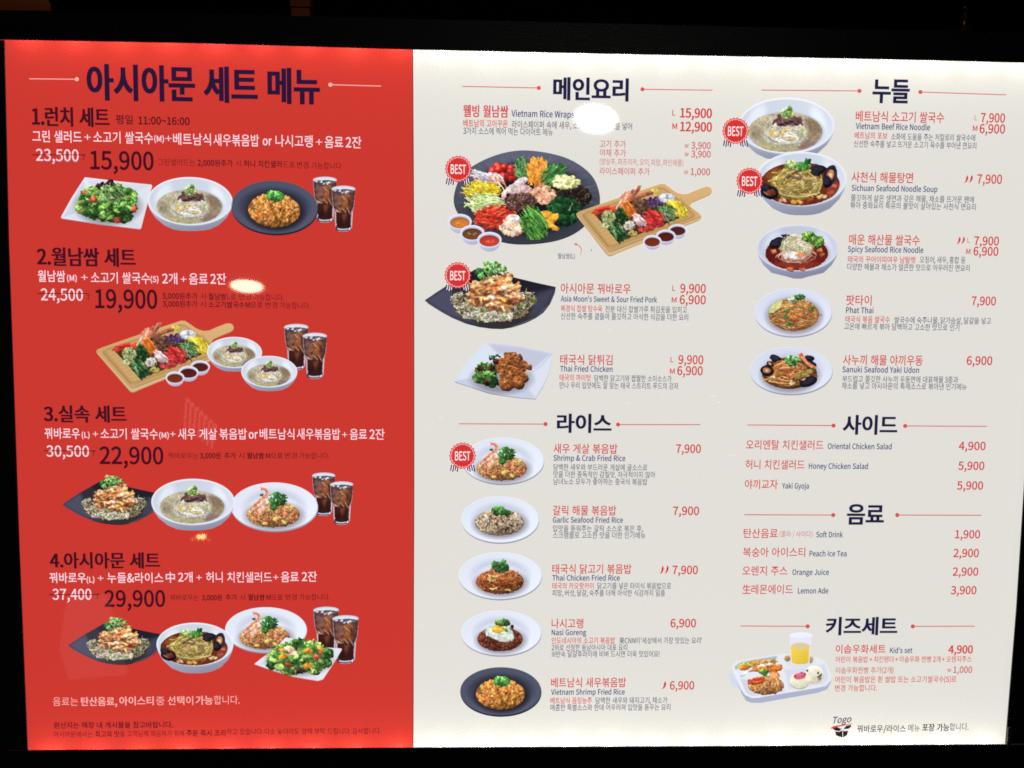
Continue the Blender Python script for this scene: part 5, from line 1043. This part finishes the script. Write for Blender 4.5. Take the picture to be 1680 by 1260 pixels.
platter = picture('wrap_platter_picture', cream_panel, (1056.5, 360.5), 2, [('serving_board', p), ('sliced_toppings', f)] + S3)

# --- the large navy platter
Z, k = Zm(725, 235, 6.222); R = random.Random(81); cx, cy, rx, ry = 864.4, 324, 120, 77
p = Sheet(740, 243, 989, 406)
E2 = [(cx + rx * math.cos(t) * (1 + .006 * math.sin(9 * t)), cy + ry * math.sin(t) * (1 + .008 * math.sin(7 * t + 1))) for t in np.linspace(0, 2 * math.pi, 72, endpoint=False)]
poly(p, [(x, y + .8) for x, y in E2], (26, 26, 40), soft=.8); poly(p, E2, (72, 76, 98), soft=.8, g=(0, -.28)); ell(p, cx + 4, cy + 4, rx * .84, ry * .8, (44, 46, 62), soft=16, al=.85)
for i in range(150):
    t = R.uniform(0, 2 * math.pi); a, b = R.uniform(.68, .8), R.uniform(.86, .985); up_ = math.sin(t) < .2
    line(p, [(cx + rx * a * math.cos(t), cy + ry * a * math.sin(t)), (cx + rx * b * math.cos(t), cy + ry * b * math.sin(t))], .7, (122, 128, 164) if up_ else (52, 54, 78), al=.5 if up_ else .3, sh=0)
ell(p, cx - 2, cy + 2, rx * .76, ry * .74, (22, 22, 32), soft=12, al=.9)
f = Sheet(752, 254, 975, 394)
leaves(f, *Z(1340, 550), 28.5, 17.1, 195, [(48, 40, 36), (36, 28, 28), (66, 62, 48), (30, 24, 26)], 4.4, R, (14, 10, 12), frill=True)
for q in ((565, 228, 7), (640, 245, 7), (708, 255, 7), (520, 285, 8), (580, 275, 7), (635, 345, 8.5), (712, 352, 7), (700, 300, 7)): ell(f, *Z(q[0], q[1]), q[2], q[2] * .92, (176, 34, 32), 0, sh=.35, hl=.35); 
ell(f, *Z(560, 222), 4, 3, (224, 110, 60), .4, al=.8, soft=2)
shreds(f, *Z(812, 265), 11.4, 17.1, 91, [(66, 130, 66), (40, 96, 48), (104, 166, 92), (150, 190, 130)], 1.3, 14, 1.3, .8, R, (14, 40, 20))
shreds(f, *Z(975, 310), 16.0, 19.4, 104, [(238, 150, 50), (226, 126, 36), (246, 176, 86)], 2.0, 24, 1.5, .45, R, (120, 60, 14))
shreds(f, *Z(1145, 320), 17.1, 14.8, 96, [(66, 126, 62), (42, 98, 46), (96, 156, 86)], 1.5, 24, 2.35, .2, R, (14, 40, 20), bow=1)
crumple(f, *Z(1265, 390), 20.5, 10.3, 52, [(222, 224, 150), (206, 210, 130), (234, 234, 180)], 6, R, (150, 150, 80), .1)
crumple(f, *Z(470, 365), 22.8, 9.1, 33, [(226, 220, 228), (236, 196, 190), (214, 160, 150), (240, 236, 240)], 5.5, R, (120, 70, 70), .1); shreds(f, *Z(410, 330), 13.7, 6.8, 33, [(232, 230, 240), (220, 214, 226)], 1.6, 20, .35, .3, R, (120, 110, 130)); shreds(f, *Z(560, 400), 10.3, 10.3, 18, [(232, 150, 120), (240, 214, 206)], 2.2, 20, .9, .25, R, (120, 60, 50))
shreds(f, *Z(400, 485), 26.2, 13.7, 143, [(238, 212, 42), (224, 190, 26), (248, 226, 90)], 1.7, 20, .35, .6, R, (140, 104, 12))
shreds(f, *Z(440, 615), 28.5, 14.8, 156, [(190, 212, 120), (214, 226, 156), (164, 194, 96), (226, 234, 190)], 1.6, 22, .3, .7, R, (96, 120, 50))
shreds(f, *Z(535, 755), 26.2, 17.1, 156, [(226, 62, 40), (204, 44, 32), (240, 96, 66)], 2.0, 24, -.35, .6, R, (110, 20, 12))
for q in ((750, 440, 15, 6, -.35, (232, 208, 206)), (800, 395, 13, 6, -.5, (240, 222, 222)), (830, 450, 14, 5, .15, (224, 188, 186)), (760, 480, 16, 4.5, -.15, (236, 206, 204)), (850, 480, 10, 4, .2, (216, 176, 174)), (690, 470, 8, 5, -.7, (236, 216, 212)), (630, 530, 4, 8, .2, (226, 196, 180))): ell(f, Z(q[0], q[1])[0] + .4, Z(q[0], q[1])[1] + 1.4, q[2], q[3], (120, 70, 70), q[4], al=.6, soft=1.5); ell(f, *Z(q[0], q[1]), q[2], q[3], q[5], q[4], sh=.2)
crumple(f, *Z(1035, 525), 19.4, 14.8, 117, [(226, 150, 114), (236, 176, 144), (206, 124, 88), (240, 196, 170)], 3.6, R, (130, 62, 40), .1)
tangle(f, *Z(810, 600), 27.4, 17.1, 156, [(122, 86, 76), (98, 66, 58), (150, 112, 102), (80, 52, 46)], 2.2, R, (34, 20, 18), swirl=.2, flat=.9, ln=.45)
leaves(f, *Z(1250, 680), 25.1, 20.5, 78, [(30, 80, 46), (22, 62, 38), (48, 106, 62)], 9, R, (10, 30, 20), frill=False); leaves(f, *Z(1270, 780), 13.7, 8.0, 20, [(20, 62, 38), (30, 80, 48)], 7, R, (8, 26, 18), frill=False); line(f, pts(Z, [(1300, 680), (1330, 610)]), 1.6, (150, 190, 130), sh=0)
for q in ((1050, 730, 13, 7, -.1), (1130, 770, 12, 6, -.7), (1020, 760, 9, 6, .6), (1090, 820, 10, 6, .5), (1150, 860, 8, 4, .5)): ell(f, Z(q[0], q[1])[0] + .5, Z(q[0], q[1])[1] + 1.4, q[2], q[3], (110, 60, 14), q[4], al=.6, soft=1.5); ell(f, *Z(q[0], q[1]), q[2], q[3], (240, 168, 50), q[4], sh=.25, hl=.1)
crumple(f, *Z(720, 850), 19.4, 14.8, 65, [(232, 190, 160), (224, 168, 132), (242, 214, 192)], 5.5, R, (130, 80, 56), .15); crumple(f, *Z(730, 760), 9.1, 4.6, 15, [(238, 226, 222)], 4.5, R, (140, 110, 100), .1)
shreds(f, *Z(930, 820), 19.4, 22.8, 143, [(92, 166, 62), (66, 136, 50), (132, 194, 92), (44, 100, 40)], 1.6, 24, .95, .4, R, (18, 46, 18))
SB = [('sauce_bowl', sauce(*Z(183, 800), 19.5, 12.8, (206, 122, 54), 7, 30)), ('sauce_bowl', sauce(*Z(310, 915), 20, 13, (112, 70, 40), 7, 60)), ('sauce_bowl', sauce(*Z(485, 985), 20, 13, (196, 62, 44), 7, 50))]
picture('large_platter_picture', cream_panel, (864, 324), 0, [('platter', p), ('sliced_toppings', f)] + SB)

# --- children's tray
Z, k = Zm(1185, 1035, 8.842); R = random.Random(91)
p = Sheet(1190, 1034, 1370, 1158)
poly(p, pts(Z, [(80, 640), (130, 600), (180, 640), (260, 820), (200, 830), (130, 790)]), (206, 212, 238), soft=3)
O = pts(Z, [(150, 520), (165, 470), (260, 430), (780, 350), (880, 335), (1400, 400), (1490, 450), (1575, 640), (1580, 740), (1520, 850), (1380, 900), (560, 1045), (420, 1045), (340, 1010), (280, 910), (200, 720)])
poly(p, O, (168, 176, 214), soft=1, g=(0, -.04)); poly(p, pts(Z, [(140, 520), (165, 462), (260, 425), (780, 345), (900, 330), (1400, 395), (1500, 450), (1580, 640), (1575, 720), (1500, 800), (1360, 830), (540, 965), (420, 970), (330, 930), (270, 850), (190, 690)]), (224, 229, 245), soft=1)
poly(p, pts(Z, [(180, 520), (280, 450), (790, 365), (780, 430), (420, 470), (240, 540), (190, 570)]), (166, 168, 168), soft=2.5, al=.85); poly(p, pts(Z, [(900, 560), (1180, 540), (1480, 480), (1540, 680), (1480, 770), (960, 850)]), (206, 213, 236), soft=5, al=.9); poly(p, pts(Z, [(250, 690), (330, 900), (420, 950), (900, 880), (900, 800)]), (196, 203, 228), soft=5, al=.8); line(p, pts(Z, [(160, 530), (250, 700), (340, 920), (430, 965), (540, 960)]), 2, (238, 241, 250), al=.8, sh=0)
ell(p, *Z(1120, 430), 25, 13, (214, 220, 240), soft=2); ell(p, *Z(945, 400), 5, 5, (196, 136, 66), .3, sh=.3); ell(p, *Z(1280, 420), 4, 6, (206, 150, 96), .2, sh=.2)
f = Sheet(1205, 1070, 1290, 1146)
leaves(f, *Z(340, 505), 11, 5, 26, [(170, 206, 96), (196, 220, 130)], 4.5, R, (110, 140, 50)); shreds(f, *Z(600, 460), 22, 4, 40, [(226, 186, 96), (206, 150, 66)], 1.5, 14, -.15, .5, R, (130, 80, 30))
crumple(f, *Z(560, 540), 34, 6, 40, [(206, 120, 50), (222, 144, 70), (186, 98, 40)], 5, R, (110, 50, 16), .1); crumple(f, *Z(780, 520), 9, 6, 14, [(216, 122, 44)], 5, R, (110, 50, 16), .15)
for P in (((270, 660), (360, 590), (430, 530)), ((520, 520), (560, 490), (610, 500)), ((640, 490), (690, 470), (720, 480)), ((310, 640), (340, 580), (400, 560))): line(f, bez(*[Z(*q) for q in P]), 3.6, (238, 240, 238), sh=.15)
mound(f, *Z(630, 790), 29, 15, 260, [(206, 144, 84), (224, 170, 110), (186, 116, 62), (216, 158, 92)], 2.2, R, (150, 88, 44), peak=.35); shreds(f, *Z(500, 720), 12, 4, 16, [(206, 82, 44), (226, 106, 62)], 3, 14, -.25, .3, R, (120, 40, 20)); ell(f, *Z(760, 640), 9, 6, (226, 150, 96), .2, soft=3, al=.8)
sprig(f, *Z(610, 600), 7, 34, R, ((70, 126, 54), (104, 160, 76), (48, 100, 44)), 1, 1)
b = Sheet(1288, 1092, 1360, 1132)
def bun(x, y, rx, ry): ell(b, *Z(x, y + 25), rx, ry, (196, 184, 150), soft=1.5, al=.9); ell(b, *Z(x, y), rx, ry, (236, 232, 206), sh=.12, soft=1)
bun(1330, 620, 15, 13.5); bun(1120, 715, 16, 12.5)
ell(b, *Z(1390, 610), 1.6, 1.6, (26, 24, 24)); ell(b, *Z(1230, 575), 1.6, 1.6, (26, 24, 24))
for q in ((1395, 665, 3.2, 1.2, -.9), (1425, 640, 3.2, 1.4, -.9), (1415, 690, 3, 1.1, -.9)): ell(b, *Z(q[0], q[1]), q[2], q[3], (40, 38, 36), q[4])
poly(b, pts(Z, [(1030, 650), (1060, 620), (1120, 605), (1200, 600), (1215, 640), (1195, 690), (1100, 705), (1045, 695)]), (226, 100, 130), soft=1.5, g=(0, -.08)); ell(b, *Z(1060, 655), 1.5, 1.2, (90, 30, 48)); ell(b, *Z(1150, 605), 1.5, 1.1, (40, 26, 30)); ell(b, *Z(1195, 620), 1.5, 1.1, (40, 26, 30)); line(b, pts(Z, [(1150, 655), (1185, 650), (1200, 635)]), 1.1, (80, 28, 44), sh=0)
d = Sheet(1290, 1034, 1340, 1096)
poly(d, pts(Z, [(985, 60), (1300, 60), (1280, 190), (1265, 480), (1130, 495), (1000, 480), (990, 200)]), (226, 230, 250), soft=2, al=.96); ell(d, *Z(1142, 60), 17.6, 4, (236, 240, 253), soft=2)
poly(d, pts(Z, [(992, 215), (1265, 205), (1255, 460), (1200, 482), (1080, 486), (1005, 460)]), (234, 200, 72), soft=1, g=(-.04, -.04)); ell(d, *Z(1130, 225), 15, 6.2, (226, 206, 130), soft=1.4); ell(d, *Z(1140, 228), 12.5, 4.6, (222, 200, 150), soft=2.4); line(d, pts(Z, [(1250, 240), (1245, 450)]), 1.6, (240, 214, 110), al=.6, sh=0)
picture('kids_tray_picture', cream_panel, Z(860, 690), 0, [('tray', p), ('rice', f), ('steamed_bun', b), ('juice_glass', d)])

# --- the same pictures printed again
again(cola, red_panel, (533, 295), 1, 1.0)
for A, B, kk in (((486, 536.5), (516.5, 551), 1.02), ((531, 780), (560.5, 794.5), .97)):
    again(cola, red_panel, A, 1, kk); again(cola, red_panel, B, 2, kk)
again(cola, red_panel, (535, 1000.5), 1, 1.07); again(cola, red_panel, (567, 1014.5), 2, 1.1)
again(beef, red_panel, (312.3, 330), 3, .885); again(beef, red_panel, (384.8, 578), 3, .575); again(beef, red_panel, (442, 609.5), 4, .585); again(beef, red_panel, (317, 823), 4, .87)
again(viet_rice, red_panel, (450.5, 340), 2 + 1, 1.065)
again(shrimp_rice, red_panel, (450.5, 831), 3, 1.06); again(shrimp_rice, red_panel, (436.5, 1033), 2, 1.0)
again(pork, red_panel, (183.5, 826), 2, .755); again(pork, red_panel, (190.5, 1057), 2, .735)
again(sea, red_panel, (320, 1056.5), 3, .85)
again(platter, red_panel, (272, 584.5), 2, 1.02)

# --- red award rosettes
def rosette(cx, cy, tier, r=21.3):
    g = empty('award_badge', V(at(cx, cy)), cream_panel); L = 4 + tier * 6
    def sc_(r0, n=22, amp=.045): return [(cx + r0 * (1 + amp * math.cos(n * t)) * math.cos(t), cy + r0 * (1 + amp * math.cos(n * t)) * math.sin(t)) for t in np.linspace(0, 2 * math.pi, 192, endpoint=False)]
    for sx in (-1, 1):
        for j in range(4):
            x = cx + sx * 12.5 + (j - 1.5) * 3.6; y0 = cy + 15; y1 = cy + 25.2 + (1.2 if j % 2 else -.6); dx = sx * 1.8
            flat('ribbon_tail', [(x - 1.05, y0), (x + 1.05, y0), (x + 1.05 + dx, y1), (x - 1.05 + dx, y1)], I['V'], L, g)
            if j < 3: flat('ribbon_gap', [(x + 1.05, y0), (x + 2.55, y0), (x + 2.55 + dx, y1 - .8), (x + 1.05 + dx, y1 - .8)], I['B'], L, g)
    flat('rosette', sc_(r), I['S'], L + 1, g); flat('rosette_line', sc_(r * .905), I['B'], L + 2, g); flat('rosette_face', sc_(r * .868), I['S'], L + 3, g)
    text('badge_lettering', 'BEST', cx - 12.6, cx + 12.6, cy + .3, 14.5, I['B'], .009, g, L + 4)
# faint scuffs on the film
I['F'] = ink('scuff_pale', (234, 235, 233)); Rs = random.Random(5)
for x, y, L, a in ((1000, 541, 7, -.2), (1128, 533, 5, .1), (1089, 652, 3, 1.5), (1032, 661, 5, .5), (757, 598, 4, 1.4), (722, 684, 5, .3), (700, 700, 3, 1.2), (1171, 649, 8, .1), (1180, 660, 5, .1), (692, 1028, 4, .6), (1236, 495, 4, .2), (1202, 747, 10, -.1), (1368, 1003, 6, 1.5), (712, 740, 3, 1.3), (984, 690, 4, .8)):
    dx, dy = math.cos(a) * L, math.sin(a) * L; nx, ny = -math.sin(a) * .7, math.cos(a) * .7
    flat('scuff_mark', [(x - dx, y - dy), (x - dx * .2 + nx, y - dy * .2 + ny), (x + dx, y + dy), (x + dx * .1 - nx * .8, y + dy * .1 - ny * .8)], I['F'], 1, cream_panel)
I['S'] = ink('rosette_red', (212, 52, 52)); I['V'] = ink('ribbon_navy', (52, 54, 96))
for q in ((752, 277.3, 2), (751, 451.7, 2), (759, 747.5, 2), (1206.5, 215, 4), (1229.5, 297, 4)): rosette(*q)
bpy.data.scenes.remove(SETTER)
# ------------------------------------------------------------------ the room the glossy film reflects, and what shows above the frame
def mirrored(px, py, D):
    """Where a thing must stand in the room in front of the board for its reflection to be seen at (px, py)."""
    p = V(at(px, py, D)); return Vector((p.x, -D, p.z))
def lathe(name, prof, mat, loc, parent=None, rot=None, n=28, caps=True):
    v, f = [], []
    for r, z in prof:
        for i in range(n): a = 2 * math.pi * i / n; v.append((r * math.cos(a), r * math.sin(a), z))
    for j in range(len(prof) - 1):
        for i in range(n): f.append((j * n + i, j * n + (i + 1) % n, (j + 1) * n + (i + 1) % n, (j + 1) * n + i))
    if caps: f.append(tuple(range(n))[::-1]); f.append(tuple((len(prof) - 1) * n + i for i in range(n)))
    o = mesh_obj(name, v, f, mat, loc, parent, True)
    if rot is not None: o.rotation_mode = 'QUATERNION'; o.rotation_quaternion = rot
    return o
def tube(name, P, r, mat, parent=None):
    P = [Vector(p) for p in P]; v, f = [], []; n = 8
    for i, p in enumerate(P):
        t = (P[min(i + 1, len(P) - 1)] - P[max(i - 1, 0)]).normalized(); a = t.cross(Vector((0, 1, 0))).normalized(); b = t.cross(a)
        for j in range(n): q = 2 * math.pi * j / n; v.append(p + (a * math.cos(q) + b * math.sin(q)) * r)
    for i in range(len(P) - 1):
        for j in range(n): f.append((i * n + j, i * n + (j + 1) % n, (i + 1) * n + (j + 1) % n, (i + 1) * n + j))
    c = sum(P, Vector()) / len(P)
    return mesh_obj(name, [q - c for q in v], f, mat, c, parent, True)
M_HOUSE = plain('lamp_housing', (30, 30, 32), .5)
def spot(px, py, D, wpx, aspect, mat, ring, label, roll=0.0):
    p = mirrored(px, py, D); r = wpx * (p - Vector((CAM.x, -CAM.y, CAM.z))).length / FPX / 2
    away = (Vector((CAM.x, -CAM.y, CAM.z)) - p).normalized()             # towards the mirrored camera
    side = away.cross(Vector((0, 0, 1))).normalized()
    t = math.acos(aspect)
    nrm = Matrix.Rotation(-t, 3, side) @ away
    if nrm.z > 0: nrm = Matrix.Rotation(t, 3, side) @ away
    nrm = Matrix.Rotation(roll, 3, away) @ nrm
    g = empty('ceiling_spotlight', p - nrm * .12, None, label, 'ceiling light', 'spotlights reflected in the panels')
    q = nrm.to_track_quat('Z', 'Y')
    lathe('lamp_housing', [(r * .5, -.14), (r * .9, -.12), (r * 1.2, -.004), (r * 1.2, .006), (r * 1.15, .006), (r * 1.15, -.003)], M_HOUSE, p, g, q, caps=False)
    lathe('lamp_diffuser', [(r * .94, -.002), (r * .94, .001)], mat, p, g, q)
    lathe('glare_ring', [(r * .94, -.003), (r * .94, -.001), (r * 1.07, .004), (r * 1.07, .002)], ring, p, g, q, caps=False)  # dimmer glowing ring, added to soften the edge of the reflected glare
spot(977, 195, 2.4, 71, .62, lampglow('lamp_white', (255, 250, 244), 34), lampglow('glare_ring_white', (255, 244, 232), 4.5), 'round white ceiling spotlight behind the viewer', .12)
spot(405, 469.5, 2.4, 52, .40, lampglow('lamp_warm', (255, 236, 205), 30), lampglow('glare_ring_warm', (255, 190, 130), 5), 'round warm ceiling spotlight behind the viewer', .08)
# a little candle lamp with two bulbs
M_BULB = lampglow('bulb_warm', (255, 206, 130), 34); M_BULB2 = lampglow('bulb_dim', (255, 150, 110), 5)
pc = mirrored(330, 884, 2.4)
g = empty('candle_lamp', pc - Vector((0, 0, .05)), None, 'small table lamp with two warm bulbs behind the viewer', 'table lamp')
for px, py, r, m in ((326.3, 881, .0085, M_BULB), (333.5, 880.5, .0095, M_BULB), (316, 884.5, .007, M_BULB2), (343, 886, .005, M_BULB2)):
    lathe('bulb', [(r * math.sin(t), -r * math.cos(t)) for t in np.linspace(.05, math.pi - .05, 9)], m, mirrored(px, py, 2.4), g, n=12)
lathe('lamp_stem', [(.03, -.10), (.03, -.09), (.004, -.085), (.004, -.02)], M_HOUSE, pc, g)
# a looped neon sign
M_NEON = lampglow('neon_pink', (255, 190, 190), 3.2)
g = empty('neon_sign', mirrored(330, 740, 2.2), None, 'pale pink neon sign of looped strokes behind the viewer', 'neon sign')
for i in range(7):
    x0 = 305 + i * 7.4; y0 = 655 + i * 7.0
    tube('neon_tube', [mirrored(x0 - 2, y0 + 46 - i * 1.2, 2.2), mirrored(x0 - .5, y0 + 22, 2.2), mirrored(x0 + 1, y0, 2.2), mirrored(x0 + 4, y0 - 1.5, 2.2), mirrored(x0 + 5.6, y0 + 6, 2.2)], .0024, M_NEON, g)
# a pale lit notice
q = [mirrored(*p, 2.6) for p in ((110, 978), (172, 978), (185, 1020), (207, 1107), (113, 1115), (97, 1066))]
c = sum(q, Vector()) / 6
nb = mesh_obj('notice_board', [p - c for p in q] + [p - c - Vector((0, .02, 0)) for p in q], [tuple(range(6)), tuple(range(6, 12))[::-1]] + [(i, i + 6, (i + 1) % 6 + 6, (i + 1) % 6) for i in range(6)], lampglow('notice_white', (236, 214, 226), .55), c)
tag(nb, 'pale lit notice board behind the viewer', 'notice board')

# behind the frame: a wooden post, an amber shade and a bottle, all nearly dark
Y0 = 1.2
a, b = V(at(477, 25, Y0)), V(at(508, 25, Y0))
M_WOOD = plain('dark_stained_wood', (150, 84, 60), .6, .3, .3)
post = empty('wooden_post', (a.x, Y0, 0), None, 'dark brown wooden post with banded top, standing behind the frame', 'post')
box('post_shaft', (a.x, Y0, 0), (b.x, Y0 + (b.x - a.x), V(at(477, 12, Y0)).z), M_WOOD, post, .003)
for i in range(5):
    z0 = V(at(477, 11 - i * 4.2, Y0)).z
    box('post_band', (a.x - .002, Y0 - .002, z0), (b.x + .002, Y0 + (b.x - a.x) + .002, z0 + .0075), M_WOOD, post, .002)
M_AMBER = lampglow('amber_shade', (120, 52, 26), .09)
pz = V(at(30, 17, .9))
sh_ = lathe('pendant_shade', [(.062, 0), (.06, .02), (.045, .06), (.012, .09), (.01, .1)], M_AMBER, pz, None); tag(sh_, 'dim amber pendant shade above the left end of the frame', 'lamp shade')
M_GLASS = plain('brown_glass', (66, 36, 22), .12, .8)
bz = V(at(1582, 60, .8))
bo = lathe('glass_bottle', [(.016, -.1), (.018, -.09), (.018, -.01), (.012, .012), (.006, .022), (.006, .05), (.008, .052), (.008, .06)], M_GLASS, bz, None); tag(bo, 'brown glass bottle above the right end of the frame', 'bottle')
l = bpy.data.lights.new('added_fill_light', 'AREA'); l.energy = 1.2; l.size = .5; l.color = (1, .72, .5)  # unseen fill light, added to brighten the dark things above the frame
o = link(bpy.data.objects.new('added_fill_light', l)); o.location = (.5, .1, 3.1); o.rotation_euler = (math.radians(20), 0, 0)
